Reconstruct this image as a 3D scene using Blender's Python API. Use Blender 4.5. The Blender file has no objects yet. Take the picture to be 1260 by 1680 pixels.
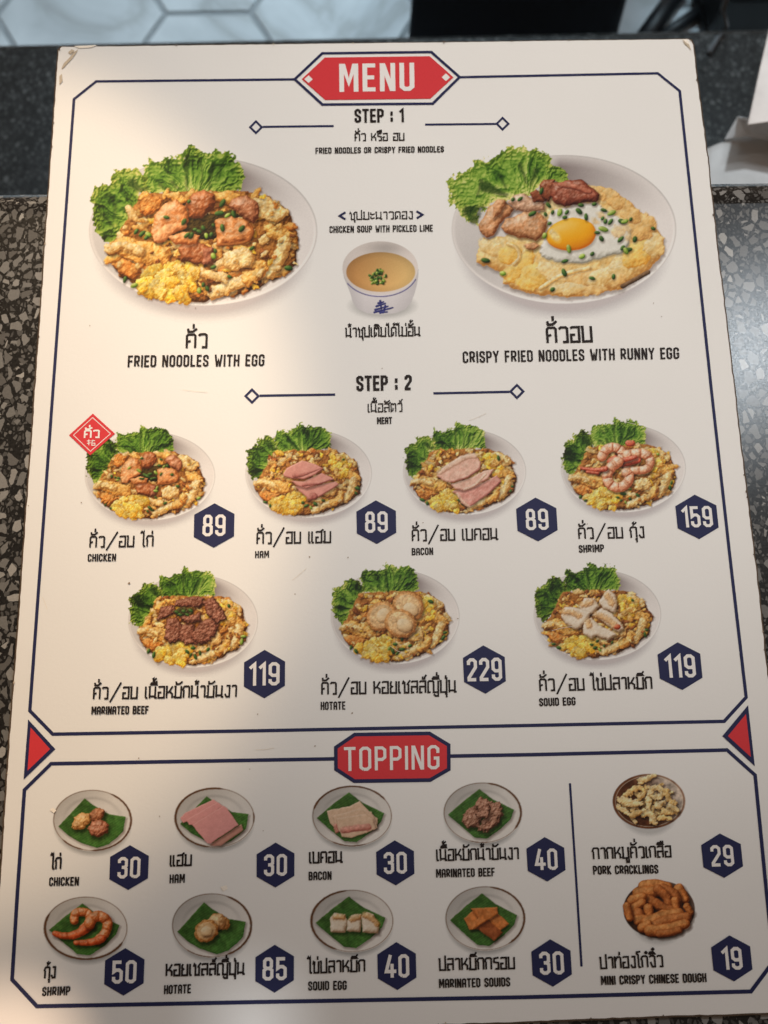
import bpy, math
import numpy as np

# ------------------------------------------------------------------ camera
SC = bpy.context.scene
COL = SC.collection
F = 1800.0                                   # focal length in pixels of the 1260 x 1680 photograph
RCV = np.array([[0.9997087857759538, -0.022769559680873273, 0.00799317173009553],
                [-0.019677468767894463, -0.9609029073798707, -0.2761854446003857],
                [0.013969282918467437, 0.275947730083368, -0.9610711260847935]])
CAM = np.array([-0.0058278, -0.10068169, 0.30526504])

def bm_matrix():
    from mathutils import Matrix
    r, u, b = RCV[0], -RCV[1], -RCV[2]
    return Matrix(((r[0], u[0], b[0], CAM[0]), (r[1], u[1], b[1], CAM[1]),
                   (r[2], u[2], b[2], CAM[2]), (0, 0, 0, 1)))

cd = bpy.data.cameras.new('camera')
cd.sensor_fit = 'HORIZONTAL'
cd.sensor_width = 36.0
cd.lens = 36.0 * F / 1260.0
cd.clip_start = 0.01
cd.clip_end = 50
cd.dof.use_dof = True
cd.dof.focus_distance = 0.312
cd.dof.aperture_fstop = 30
cam = bpy.data.objects.new('camera', cd)
cam.matrix_world = bm_matrix()
COL.objects.link(cam)
SC.camera = cam

# ------------------------------------------------------------------ light of the room
w = bpy.data.worlds.new('World')
SC.world = w
w.use_nodes = True
w.node_tree.nodes['Background'].inputs[0].default_value = (1.0, 0.75, 0.57, 1)
w.node_tree.nodes['Background'].inputs[1].default_value = 0.215
SC.view_settings.view_transform = 'Standard'
SC.view_settings.look = 'None'
SC.view_settings.gamma = 1
SC.view_settings.exposure = 0.0
SC.view_settings.use_curve_mapping = False

def px(x, y, z=0.0):
    """point of the photograph -> the real point on the horizontal plane at height z"""
    x = np.asarray(x, float); y = np.asarray(y, float)
    d = np.stack([(x - 630) / F, (y - 840) / F, np.ones_like(x)], -1) @ RCV
    t = (z - CAM[2]) / d[..., 2]
    return CAM + d * t[..., None]

def aim(o, loc, target):
    from mathutils import Vector
    o.location = loc
    o.rotation_euler = (Vector(target) - Vector(loc)).to_track_quat('-Z', 'Y').to_euler()

def spot(name, loc, target, power, col, cone, blend, size):
    l = bpy.data.lights.new(name, 'SPOT')
    l.energy = power; l.color = col; l.spot_size = math.radians(cone)
    l.spot_blend = blend; l.shadow_soft_size = size
    o = bpy.data.objects.new(name, l); COL.objects.link(o)
    aim(o, loc, target)
    return o

def area(name, loc, target, power, col, sx, sy):
    l = bpy.data.lights.new(name, 'AREA')
    l.shape = 'RECTANGLE'; l.size = sx; l.size_y = sy; l.energy = power; l.color = col
    o = bpy.data.objects.new(name, l); COL.objects.link(o)
    aim(o, loc, target)
    return o

# warm downlight at the left with a cone edge imitating the photographer's shadow, a soft neutral one fading likewise, a cool ceiling panel
spot('warm_downlight', (-0.245, 1.156, 1.40), tuple(px(-95, 700)), 93.0, (1.0, 0.74, 0.47), 7.45, 0.42, 0.010)
spot('neutral_downlight', (0.0, 0.30, 1.70), tuple(px(880, 240)), 62.0, (1.0, 0.945, 0.87), 17.1, 1.0, 0.05)
area('ceiling_panel', (0.68, 0.70, 1.50), (0.105, 0.035, 0), 6.5, (0.84, 0.93, 1.0), 0.15, 0.17)
area('floor_fill', (0.1, 1.45, 1.2), (0.1, 1.35, -0.9), 11.0, (0.60, 0.84, 1.0), 1.3, 0.5).data.spread = math.radians(75)  # added fill that brightens the marble floor beyond the step
spot('tissue_fill', (0.55, 0.95, 1.45), tuple(px(1290, 190, -0.27)), 105.0, (0.85, 0.94, 1.0), 7.0, 1.0, 0.05)  # added spot, only there to brighten the tissue on the stool
# two narrow added spots imitating light that passes the photographer's arm at the near edge
spot('warm_sliver', (-0.40, -0.75, 1.30), tuple(px(-10, 1785)), 80.0, (1.0, 0.72, 0.50), 1.9, 0.4, 0.008)
spot('cool_sliver', (0.10, -0.70, 1.40), tuple(px(415, 1690)), 40.0, (0.95, 0.98, 1.0), 0.72, 0.7, 0.012)

# ------------------------------------------------------------------ helpers
def lin(c):
    c = np.asarray(c, float)
    return np.where(c <= 0.04045, c / 12.92, ((c + 0.055) / 1.055) ** 2.4)

def rgb(r, g, b):
    return tuple(lin(np.array([r, g, b]) / 255.0)) + (1.0,)

def tag(o, label=None, cat=None, group=None, kind=None):
    if label: o['label'] = label
    if cat: o['category'] = cat
    if group: o['group'] = group
    if kind: o['kind'] = kind
    return o

def mesh_obj(name, verts, faces, mat, parent=None, smooth=False):
    me = bpy.data.meshes.new(name)
    me.from_pydata([tuple(v) for v in verts], [], [tuple(f) for f in faces])
    me.update()
    if smooth:
        for p in me.polygons: p.use_smooth = True
    me.materials.append(mat)
    o = bpy.data.objects.new(name, me)
    COL.objects.link(o)
    if parent is not None: o.parent = parent
    return o

def empty(name, loc):
    o = bpy.data.objects.new(name, None)
    o.location = loc
    o.empty_display_size = 0.02
    COL.objects.link(o)
    return o

class NT:
    def __init__(self, name):
        self.m = bpy.data.materials.new(name); self.m.use_nodes = True
        self.t = self.m.node_tree; self.b = self.t.nodes['Principled BSDF']
        self.out = self.t.nodes['Material Output']
    def n(self, kind, **kw):
        x = self.t.nodes.new(kind)
        for k, v in kw.items(): setattr(x, k, v)
        return x
    def l(self, a, b): self.t.links.new(a, b)
    def val(self, sock, v): sock.default_value = v
    def math(self, op, a, b=None, c=None, clamp=False):
        x = self.n('ShaderNodeMath', operation=op, use_clamp=clamp)
        for i, v in enumerate((a, b, c)):
            if v is None: continue
            if isinstance(v, (int, float)): x.inputs[i].default_value = v
            else: self.l(v, x.inputs[i])
        return x.outputs[0]
    def mix(self, f, a, b, mode='MIX'):
        x = self.n('ShaderNodeMix', data_type='RGBA', blend_type=mode)
        for s, v in ((x.inputs[0], f), (x.inputs[6], a), (x.inputs[7], b)):
            if isinstance(v, (int, float)): s.default_value = v
            elif isinstance(v, tuple): s.default_value = v
            else: self.l(v, s)
        return x.outputs[2]
    def ramp(self, f, stops):
        x = self.n('ShaderNodeValToRGB')
        while len(x.color_ramp.elements) < len(stops): x.color_ramp.elements.new(0.5)
        for e, (p, c) in zip(x.color_ramp.elements, stops): e.position = p; e.color = c
        self.l(f, x.inputs[0])
        return x.outputs[0]

# ------------------------------------------------------------------ materials
def paper_like(name, base, attr=False, rough=0.5, grain=0.05):
    t = NT(name)
    co = t.n('ShaderNodeTexCoord').outputs['Object']
    n1 = t.n('ShaderNodeTexNoise'); n1.inputs['Scale'].default_value = 2600; n1.inputs['Detail'].default_value = 2
    n2 = t.n('ShaderNodeTexNoise'); n2.inputs['Scale'].default_value = 14; n2.inputs['Detail'].default_value = 5
    t.l(co, n1.inputs['Vector']); t.l(co, n2.inputs['Vector'])
    f = t.math('ADD', t.math('MULTIPLY_ADD', n1.outputs[0], grain, 1 - grain * .5),
               t.math('MULTIPLY_ADD', n2.outputs[0], 0.10, -0.05))
    if attr:
        a = t.n('ShaderNodeAttribute', attribute_name='ink').outputs['Color']
    else:
        a = base
    t.l(t.mix(1.0, a, f, 'MULTIPLY'), t.b.inputs['Base Color'])
    t.b.inputs['Roughness'].default_value = rough
    t.b.inputs['Specular IOR Level'].default_value = 0.10
    bp = t.n('ShaderNodeBump'); bp.inputs['Strength'].default_value = 0.12; bp.inputs['Distance'].default_value = 0.0003
    n3 = t.n('ShaderNodeTexNoise'); n3.inputs['Scale'].default_value = 900; n3.inputs['Detail'].default_value = 3
    t.l(co, n3.inputs['Vector'])
    t.l(n3.outputs[0], bp.inputs['Height']); t.l(bp.outputs[0], t.b.inputs['Normal'])
    return t.m

PAPER = 0.78
M_CARD = paper_like('laminated_card', (PAPER, PAPER * .985, PAPER * .96, 1))
M_PRINT = paper_like('printed_picture', None, attr=True)
M_INK = paper_like('black_ink', rgb(38, 31, 30), grain=.3)
M_NAVY = paper_like('navy_ink', rgb(40, 43, 78), grain=.15)
M_RED = paper_like('red_ink', rgb(206, 58, 64), grain=.12)
M_WHITE = paper_like('unprinted_white', (PAPER, PAPER * .97, PAPER * .95, 1))
M_PEEL = paper_like('bare_card_core', rgb(240, 232, 220), grain=.3, rough=.8)
M_EDGE = paper_like('worn_card_edge', rgb(92, 78, 66), grain=.8, rough=.9)
M_DIRT = paper_like('dirt', rgb(140, 120, 100), grain=.5, rough=.8)

def terrazzo(name, scale, bright, rough):
    t = NT(name)
    co = t.n('ShaderNodeTexCoord').outputs['Object']
    wn = t.n('ShaderNodeTexNoise'); wn.inputs['Scale'].default_value = scale * 1.3; wn.inputs['Detail'].default_value = 2
    t.l(co, wn.inputs['Vector'])
    sub = t.n('ShaderNodeVectorMath', operation='MULTIPLY_ADD')
    t.l(wn.outputs['Color'], sub.inputs[0]); sub.inputs[1].default_value = (0.35 / scale,) * 3; t.l(co, sub.inputs[2])
    def layer(sc, thr, seed):
        mp = t.n('ShaderNodeMapping'); mp.inputs['Location'].default_value = (seed, seed * .7, seed * .3)
        mp.inputs['Rotation'].default_value = (0.3 * seed, 0.2, 0.6 * seed)
        mp.inputs['Scale'].default_value = (1.0, 0.8, 1.0)
        t.l(sub.outputs[0], mp.inputs['Vector'])
        v = t.n('ShaderNodeTexVoronoi', feature='DISTANCE_TO_EDGE'); v.inputs['Scale'].default_value = sc
        c = t.n('ShaderNodeTexVoronoi', feature='F1'); c.inputs['Scale'].default_value = sc
        t.l(mp.outputs[0], v.inputs['Vector']); t.l(mp.outputs[0], c.inputs['Vector'])
        sp = t.n('ShaderNodeSeparateColor'); t.l(c.outputs['Color'], sp.inputs[0])
        th = t.math('MULTIPLY_ADD', sp.outputs[0], 0.15, thr)
        m = t.math('MULTIPLY', t.math('SUBTRACT', v.outputs['Distance'], th), 45.0, clamp=True)
        keep = t.math('GREATER_THAN', sp.outputs[1], 0.14)
        m = t.math('MULTIPLY', m, keep)
        sh = t.ramp(sp.outputs[2], [(0, (bright * .34, bright * .32, bright * .30, 1)), (.55, (bright * .62, bright * .60, bright * .57, 1)),
                                    (.9, (bright * .95, bright * .91, bright * .86, 1)), (1, (bright * 1.25, bright * 1.2, bright * 1.12, 1))])
        return m, sh
    m1, s1 = layer(scale, 0.07, 1.3)
    m2, s2 = layer(scale * 2.3, 0.09, 4.1)
    n = t.n('ShaderNodeTexNoise'); n.inputs['Scale'].default_value = scale * 4; n.inputs['Detail'].default_value = 6
    t.l(co, n.inputs['Vector'])
    base = t.ramp(n.outputs[0], [(.3, (.007, .0066, .0062, 1)), (.7, (.018, .0168, .0155, 1))])
    c = t.mix(t.math('MULTIPLY', m2, .42), base, s2)
    c = t.mix(m1, c, s1)
    n5 = t.n('ShaderNodeTexNoise'); n5.inputs['Scale'].default_value = scale * 6; n5.inputs['Detail'].default_value = 4
    t.l(co, n5.inputs['Vector'])
    c = t.mix(1.0, c, t.math('MULTIPLY_ADD', n5.outputs[0], .5, .75), 'MULTIPLY')
    t.l(c, t.b.inputs['Base Color'])
    r = t.math('MULTIPLY_ADD', n5.outputs[0], .16, rough - .08)
    t.l(r, t.b.inputs['Roughness'])
    bp = t.n('ShaderNodeBump'); bp.inputs['Strength'].default_value = .5; bp.inputs['Distance'].default_value = .000012
    t.b.inputs['Specular IOR Level'].default_value = .28
    n6 = t.n('ShaderNodeTexNoise'); n6.inputs['Scale'].default_value = scale * 9; n6.inputs['Detail'].default_value = 3
    t.l(co, n6.inputs['Vector']); t.l(n6.outputs[0], bp.inputs['Height']); t.l(bp.outputs[0], t.b.inputs['Normal'])
    return t.m

M_TABLE = terrazzo('terrazzo_table', 325.0, 0.26, 0.21)
M_STEP = terrazzo('terrazzo_step', 190.0, 0.085, 0.3)

def plain(name, col, rough=.5, nscale=60, amp=.25, metal=0):
    t = NT(name)
    co = t.n('ShaderNodeTexCoord').outputs['Object']
    n = t.n('ShaderNodeTexNoise'); n.inputs['Scale'].default_value = nscale; n.inputs['Detail'].default_value = 6
    t.l(co, n.inputs['Vector'])
    t.l(t.mix(1.0, col, t.math('MULTIPLY_ADD', n.outputs[0], amp * 2, 1 - amp), 'MULTIPLY'), t.b.inputs['Base Color'])
    t.b.inputs['Roughness'].default_value = rough; t.b.inputs['Metallic'].default_value = metal
    return t.m

def marble():
    t = NT('marble_tile')
    co = t.n('ShaderNodeTexCoord').outputs['Object']
    n = t.n('ShaderNodeTexNoise'); n.inputs['Scale'].default_value = 5; n.inputs['Detail'].default_value = 8; n.inputs['Distortion'].default_value = 1.2
    t.l(co, n.inputs['Vector'])
    v = t.math('ABSOLUTE', t.math('SUBTRACT', n.outputs[0], .5))
    vein = t.ramp(v, [(0, (.40, .41, .41, 1)), (.05, (.50, .52, .53, 1)), (.14, (.58, .60, .61, 1))])
    n2 = t.n('ShaderNodeTexNoise'); n2.inputs['Scale'].default_value = 9; n2.inputs['Detail'].default_value = 4
    t.l(co, n2.inputs['Vector'])
    t.l(t.mix(1.0, vein, t.math('MULTIPLY_ADD', n2.outputs[0], .5, .72), 'MULTIPLY'), t.b.inputs['Base Color'])
    t.b.inputs['Roughness'].default_value = .25
    return t.m

M_MARBLE = marble()
M_GROUT = plain('grout', (.27, .28, .285, 1), .9)
M_NAVYSEAT = plain('navy_cloth', (.007, .011, .019, 1), .9, 400, .4)
M_BLACK = plain('black_metal', (.006, .006, .007, 1), .5)
M_STOOL = plain('grey_plastic', (.42, .41, .40, 1), .55)
M_TISSUE = plain('white_tissue', (.78, .80, .82, 1), .9)
M_BAG = plain('beige_paper', (.72, .64, .59, 1), .8)
M_CORD = plain('grey_cord', (.13, .13, .135, 1), .7)

# ------------------------------------------------------------------ the setting
def rounded_slab(name, x0, x1, y0, y1, ztop, thick, r, mat, parent=None, n=10):
    """slab whose far edge (y1) is a bullnose"""
    prof = [(y0, ztop - thick), (y0, ztop)]
    for i in range(n + 1):
        a = math.pi / 2 - math.pi * i / n
        prof.append((y1 - r + r * math.cos(a), ztop - r + r * math.sin(a)))
    if thick > 2 * r + 1e-6: prof.append((y1 - r - .0, ztop - thick))
    k = len(prof)
    v = [(x0, y, z) for y, z in prof] + [(x1, y, z) for y, z in prof]
    f = [(i, (i + 1) % k, k + (i + 1) % k, k + i) for i in range(k)]
    f += [tuple(range(k - 1, -1, -1)), tuple(range(k, 2 * k))]
    o = mesh_obj(name, v, f, mat, parent)
    import bmesh
    b = bmesh.new(); b.from_mesh(o.data); bmesh.ops.recalc_face_normals(b, faces=b.faces); b.to_mesh(o.data); b.free()
    for p in o.data.polygons: p.use_smooth = len(p.vertices) == 4 and 2 <= p.index < 2 + n
    return o

def box(name, c, s, mat, parent=None, taper=1.0, bevel=.0):
    (cx, cy, cz), (sx, sy, sz) = c, s
    v = []
    for z, k in ((-.5, 1.0), (.5, taper)):
        for x, y in ((-.5, -.5), (.5, -.5), (.5, .5), (-.5, .5)):
            v.append((cx + x * sx * k, cy + y * sy * k, cz + z * sz))
    f = [(3, 2, 1, 0), (4, 5, 6, 7), (0, 1, 5, 4), (1, 2, 6, 5), (2, 3, 7, 6), (3, 0, 4, 7)]
    o = mesh_obj(name, v, f, mat, parent)
    if bevel:
        m = o.modifiers.new('bevel', 'BEVEL'); m.width = bevel; m.segments = 3
    return o

def tube(name, pts, r, mat, parent=None, n=10, flat=1.0):
    from mathutils import Vector
    pts = [Vector(p) for p in pts]
    v, f = [], []
    for i, p in enumerate(pts):
        d = (pts[min(i + 1, len(pts) - 1)] - pts[max(i - 1, 0)]).normalized()
        up = Vector((0, 0, 1)) if abs(d.z) < .9 else Vector((1, 0, 0))
        a = d.cross(up).normalized(); b = a.cross(d)
        for k in range(n):
            th = 2 * math.pi * k / n
            v.append(p + a * (r * math.cos(th)) + b * (r * flat * math.sin(th)))
    for i in range(len(pts) - 1):
        for k in range(n):
            f.append((i * n + k, i * n + (k + 1) % n, (i + 1) * n + (k + 1) % n, (i + 1) * n + k))
    f += [tuple(range(n - 1, -1, -1)), tuple(range((len(pts) - 1) * n, len(pts) * n))]
    o = mesh_obj(name, v, f, mat, parent, smooth=True)
    return o

Z_CARD = 0.0
Z_TAB = -0.0016
Z_STEP = -0.72
Z_FLOOR = -0.90

table = tag(empty('terrazzo_table', (0, 0, Z_STEP)), 'dark terrazzo table with pale stone chips and rounded edge under the menu', 'table')
def child_world(o, parent):
    o.parent = parent
    o.matrix_parent_inverse = parent.matrix_world.inverted()
bpy.context.view_layer.update()
def under(parent, o):
    """keep world coordinates of a mesh written in world space"""
    from mathutils import Matrix
    o.parent = parent
    o.matrix_parent_inverse = Matrix.Translation(-parent.location)
    return o
under(table, rounded_slab('table_top', -0.75, 0.75, -0.62, 0.1000, Z_TAB, .030, .013, M_TABLE))
under(table, box('pedestal', (0, -.26, (Z_STEP + Z_TAB - .030) / 2 - .0005), (.28, .28, Z_TAB - .031 - Z_STEP), M_BLACK))

# raised terrazzo step below the table, whose far edge hides the foot of what stands behind
step_far = float(px(630, 62, Z_STEP)[1]) + .004
st = rounded_slab('terrazzo_step', -2.2, 2.2, -1.6, step_far, Z_STEP, .18, .008, M_STEP)
tag(st, kind='structure')
a0, a1 = px(0, 73.5, Z_STEP), px(1260, 48, Z_STEP)
ang = math.atan2(a1[1] - a0[1], a1[0] - a0[0])
# the step's far edge runs slightly askew to the table
for vtx in st.data.vertices:
    if vtx.co.y > 0: vtx.co.y += (vtx.co.x - .03) * math.tan(ang)

# hexagon marble floor
hv, hf = [], []
def hexfloor():
    A = px(272, 22, Z_FLOOR); B = px(411, 20, Z_FLOOR)
    e = float(np.linalg.norm(B - A)); th = math.atan2(B[1] - A[1], B[0] - A[0])
    c0 = (A + B) / 2
    V, Fc = [], []
    hh = e * math.sqrt(3) / 2
    for i in range(-9, 10):
        for j in range(-3, 8):
            x = i * 1.5 * e; y = hh + 2 * hh * j + (hh if i % 2 else 0)
            X = c0[0] + x * math.cos(th) - y * math.sin(th); Y = c0[1] + x * math.sin(th) + y * math.cos(th)
            ks = len(V)
            for rr, z in ((e - .0055, Z_FLOOR), (e - .0042, Z_FLOOR - .0012), (e - .0042, Z_FLOOR - .006)):
                for k in range(6):
                    a = th + math.pi / 3 * k
                    V.append((X + rr * math.cos(a), Y + rr * math.sin(a), z))
            Fc.append(tuple(range(ks, ks + 6)))
            for q in (0, 6):
                for k in range(6):
                    Fc.append((ks + q + k, ks + q + 6 + k, ks + q + 6 + (k + 1) % 6, ks + q + (k + 1) % 6))
    return V, Fc
V, Fc = hexfloor()
fl = tag(mesh_obj('floor', V, Fc, M_MARBLE), kind='structure')
gr = tag(mesh_obj('floor_grout', [(-3, -2, Z_FLOOR - .003), (3, -2, Z_FLOOR - .003), (3, 4, Z_FLOOR - .003), (-3, 4, Z_FLOOR - .003)],
                  [(0, 1, 2, 3)], M_GROUT), kind='structure')

# ---------------------------------------------------------------- dark furniture beyond the step
def prism(name, poly, z0, z1, mat, parent=None, top=None, bevel=0):
    """upright solid over a floor polygon; top: polygon of the upper end"""
    top = top or poly
    n = len(poly)
    v = [(p[0], p[1], z0) for p in poly] + [(p[0], p[1], z1) for p in top]
    f = [tuple(range(n - 1, -1, -1)), tuple(range(n, 2 * n))] + [(i, (i + 1) % n, n + (i + 1) % n, n + i) for i in range(n)]
    o = mesh_obj(name, v, f, mat, parent)
    if bevel:
        m = o.modifiers.new('bevel', 'BEVEL'); m.width = bevel; m.segments = 3
    return o

def quad(pts, z): return [tuple(px(x, y, z)[:2]) for x, y in pts]

zs = Z_FLOOR
seat_c = px(850, 10, zs)
pouf = tag(empty('upholstered_stool', tuple(seat_c)), 'dark navy cloth covered stool on the marble floor behind the step', 'stool')
lo = quad([(664, 112), (1000, 104), (1050, -90), (730, -95)], zs)
under(pouf, prism('body', lo, zs + .0005, zs + .30, M_NAVYSEAT, top=[(p[0] * .94 + seat_c[0] * .06, p[1] * .97 + seat_c[1] * .03) for p in lo], bevel=.008))
p0, p1 = px(784, 70, zs), px(800, -30, zs)
under(pouf, prism('piping', quad([(690, 64), (1002, 55), (1003, 50), (691, 59)], zs), zs + .302, zs + .31, M_NAVYSEAT))

ch = px(1150, 0, zs)
chair = tag(empty('metal_chair', tuple(ch)), 'black metal chair with crossed legs on the marble floor behind the step', 'chair')
def leg(name, a, b, r, za=zs + .012, zb=zs + .012):
    A = px(*a, za); B = px(*b, zb)
    return under(chair, tube(name, [A, (A + B) / 2, B], r, M_BLACK))
leg('leg', (1048, 75), (1118, -22), .0125)
leg('stretcher', (1083, 62), (1155, 12), .0075)
under(chair, prism('seat', quad([(1168, 60), (1300, 60), (1320, -70), (1130, -70)], zs + .03), zs + .02, zs + .10, M_BLACK, bevel=.01))
leg('leg', (1150, -12), (1174, 66), .013)
leg('stretcher', (1090, -32), (1210, -25), .011)

cord = tube('cord', [tuple(px(1196, -20, Z_STEP + .14)), tuple(px(1186, 18, Z_STEP + .06)), tuple(px(1193, 42, Z_STEP + .012)),
                     tuple(px(1178, 62, Z_STEP + .004)), tuple(px(1163, 86, Z_STEP + .004))], .0028, M_CORD, flat=.6)
tag(cord, 'thin grey cord trailing from the black chair over the step', 'cord')

# grey stool seat with tissue and beige paper, just past the table edge at the right
zt = -0.27
sc_ = px(1260, 260, zt)
stool = tag(empty('low_stool', (sc_[0] + .06, sc_[1] - .06, Z_STEP)), 'grey plastic stool pushed under the table edge at right', 'stool')
seatp = quad([(1152, 240), (1178, 229.5), (1212, 219), (1262, 212), (1330, 215), (1395, 240), (1420, 420), (1340, 520), (1210, 520), (1140, 400)], zt)
under(stool, prism('seat', seatp, zt - .025, zt, M_STOOL, bevel=.006))
for x, y in ((1200, 290), (1360, 290), (1210, 480), (1360, 480)):
    q = px(x, y, zt)
    under(stool, tube('leg', [(q[0], q[1], zt - .0255), (q[0], q[1], (zt + Z_STEP) / 2), (q[0], q[1], Z_STEP + .0005)], .014, M_STOOL))
# folded white tissue
tv = [px(1189, 228, zt + .001), px(1210, 191, zt + .012), px(1235, 199, zt + .020), px(1262, 199, zt + .014), px(1330, 205, zt + .012), px(1330, 240, zt + .001), px(1225, 222, zt + .006)]
tv2 = [v - np.array([0, 0, .0012]) for v in tv]
nT = len(tv)
tis = mesh_obj('paper_tissue', tv + tv2, [tuple(range(nT)), tuple(range(2 * nT - 1, nT - 1, -1))] + [(i, nT + i, nT + (i + 1) % nT, (i + 1) % nT) for i in range(nT)], M_TISSUE)
tag(tis, 'white folded paper tissue lying on the grey stool', 'tissue')
zb = zt + .030
bp = quad([(1227, 204), (1229, 196), (1239, 150), (1248, 108), (1264, 40), (1340, 30), (1345, 215), (1262, 199)], zb)
bag = prism('paper_sheet', bp, zb - .0012, zb, M_BAG)
tag(bag, 'beige paper sheet lying over the white tissue on the stool', 'paper sheet')

# ------------------------------------------------------------------ THE MENU CARD
W_, H_ = 0.210, 0.297
menu = tag(empty('menu_card', (0, 0, 0)), 'white printed menu card with dishes, prices and toppings lying on the terrazzo table', 'menu')
rng = np.random.default_rng(7)

def card_outline():
    P = []
    def run(a, b, n, amp):
        a = np.array(a); b = np.array(b); d = (b - a) / np.linalg.norm(b - a); nn = np.array([d[1], -d[0]])
        o = np.cumsum(rng.normal(0, amp * .5, n)); o -= np.linspace(o[0], o[-1], n)
        o = o * .35 + rng.normal(0, amp * .3, n)
        for i in range(n): P.append(a + (b - a) * (i / n) + nn * o[i])
    TL, TR, BR, BL = [px(*q)[:2] for q in ((94, 75), (1138, 62), (1330, 1662), (-20, 1714))]
    def mixp(a, b, d): return a + (b - a) / np.linalg.norm(b - a) * d
    run(mixp(BL, TL, .002), mixp(TL, BL, .0012), 170, .00016)
    run(mixp(TL, BL, .0012), mixp(TL, TR, .0010), 6, .0001)
    run(mixp(TL, TR, .0010), mixp(TR, TL, .0016), 110, .00010)
    run(mixp(TR, TL, .0016), mixp(TR, TL, .0005) + np.array([0, -.0005]), 4, .0001)
    run(mixp(TR, TL, .0005) + np.array([0, -.0005]), mixp(TR, BR, .0022), 5, .0001)
    run(mixp(TR, BR, .0022), mixp(BR, TR, .002), 170, .00020)
    run(mixp(BR, TR, .002), mixp(BR, BL, .002), 6, .0001)
    run(mixp(BR, BL, .002), mixp(BL, BR, .002), 110, .00015)
    run(mixp(BL, BR, .002), mixp(BL, TL, .002), 6, .0001)
    return np.array(P)
OUT = card_outline()
n = len(OUT)
ins = OUT * np.array([1 - .0005 / (W_ / 2), 1 - .0005 / (H_ / 2)])
v = [(p[0], p[1], 0) for p in ins] + [(p[0], p[1], -.0003) for p in OUT] + [(p[0], p[1], -.0014) for p in OUT]
f = [tuple(range(n - 1, -1, -1)), tuple(range(2 * n, 3 * n))]
board = mesh_obj('card_board', v, f, M_CARD, menu)
fe = [(q * n + i, q * n + (i + 1) % n, (q + 1) * n + (i + 1) % n, (q + 1) * n + i) for q in (0, 1) for i in range(n)]
mesh_obj('worn_edge', v, fe, M_EDGE, menu)

def card(pts, z):
    pts = np.asarray(pts, float)
    q = px(pts[:, 0], pts[:, 1], 0.0)
    q[:, 2] = z
    return q

def poly_part(name, pts, z, mat, parent=None):
    q = card(pts, z)
    a = 0.0
    for i in range(len(q)):
        j = (i + 1) % len(q); a += q[i][0] * q[j][1] - q[j][0] * q[i][1]
    idx = tuple(range(len(q))) if a > 0 else tuple(range(len(q) - 1, -1, -1))
    return mesh_obj(name, q, [idx], mat, parent or menu)

def ring_part(name, outer, inner, z, mat, parent=None):
    o = card(outer, z); i_ = card(inner, z); k = len(o)
    return mesh_obj(name, np.concatenate([o, i_]), [(i, (i + 1) % k, k + (i + 1) % k, k + i) for i in range(k)], mat, parent or menu)

class Strokes:
    """flat ink strokes with mitred joints, collected into one mesh"""
    def __init__(self): self.v = []; self.f = []; self.k = 0
    def add(self, P, width, z, closed=False):
        P = np.asarray(P, float)[:, :2]
        keep = [0] + [i for i in range(1, len(P)) if np.linalg.norm(P[i] - P[i - 1]) > 1e-7]
        P = P[keep]
        m = len(P)
        if m < 2: return
        z = z + 1.2e-5 * (self.k % 5); self.k += 1
        s = len(self.v)
        for i in range(m):
            if closed: a, b = P[i] - P[i - 1], P[(i + 1) % m] - P[i]
            else:
                a = P[i] - P[i - 1] if i else P[1] - P[0]
                b = P[i + 1] - P[i] if i < m - 1 else P[-1] - P[-2]
            a = a / np.linalg.norm(a); b = b / np.linalg.norm(b)
            na = np.array([-a[1], a[0]]); nb = np.array([-b[1], b[0]])
            mv = na + nb; L = np.linalg.norm(mv)
            mv = na if L < 1e-6 else mv / L
            k = 1 / max(.45, float(mv @ na))
            h = width / 2 * k
            zi = z + (0 if closed else 6e-7 * i)
            self.v.append((*(P[i] + mv * h), zi)); self.v.append((*(P[i] - mv * h), zi))
        for i in range(m if closed else m - 1):
            j = (i + 1) % m
            self.f.append((s + 2 * i + 1, s + 2 * j + 1, s + 2 * j, s + 2 * i))
    def build(self, name, mat, parent=None):
        return mesh_obj(name, self.v, self.f, mat, parent or menu)

Z_PIC, Z_LINE, Z_BADGE, Z_TEXT = 2e-5, 10e-5, 19e-5, 26e-5

def line_part(name, pts, mm, mat, z=Z_LINE, closed=False, parent=None):
    s = Strokes(); s.add(card(pts, 0), mm / 1000, z, closed)
    return s.build(name, mat, parent)

# ------------------------------------------------------------------ lettering
G = {}
def g(ch, wd, *st): G[ch] = (wd, [list(s) for s in st])
c_ = .10
# condensed capitals with chamfered corners, centre lines, height 0..1
g('A', .34, [(0, 0), (0, 1 - c_), (c_, 1), (.34 - c_, 1), (.34, 1 - c_), (.34, 0)], [(0, .42), (.34, .42)])
g('B', .34, [(.0, .5), (.27, .5), (.34, .42), (.34, .08), (.26, 0), (0, 0), (0, 1), (.24, 1), (.32, .92), (.32, .58), (.26, .5)])
g('C', .33, [(.33, .68), (.33, .9), (.23, 1), (.1, 1), (0, .9), (0, .1), (.1, 0), (.23, 0), (.33, .1), (.33, .32)])
g('D', .34, [(0, 0), (0, 1), (.23, 1), (.34, .9), (.34, .1), (.23, 0), (0, 0)])
g('E', .28, [(.28, 1), (0, 1), (0, 0), (.28, 0)], [(0, .5), (.24, .5)])
g('F', .28, [(.28, 1), (0, 1), (0, 0)], [(0, .5), (.24, .5)])
g('G', .34, [(.34, .7), (.34, .9), (.24, 1), (.1, 1), (0, .9), (0, .1), (.1, 0), (.24, 0), (.34, .1), (.34, .46), (.18, .46)])
g('H', .34, [(0, 0), (0, 1)], [(.34, 0), (.34, 1)], [(0, .5), (.34, .5)])
g('I', .0, [(0, 0), (0, 1)])
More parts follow.
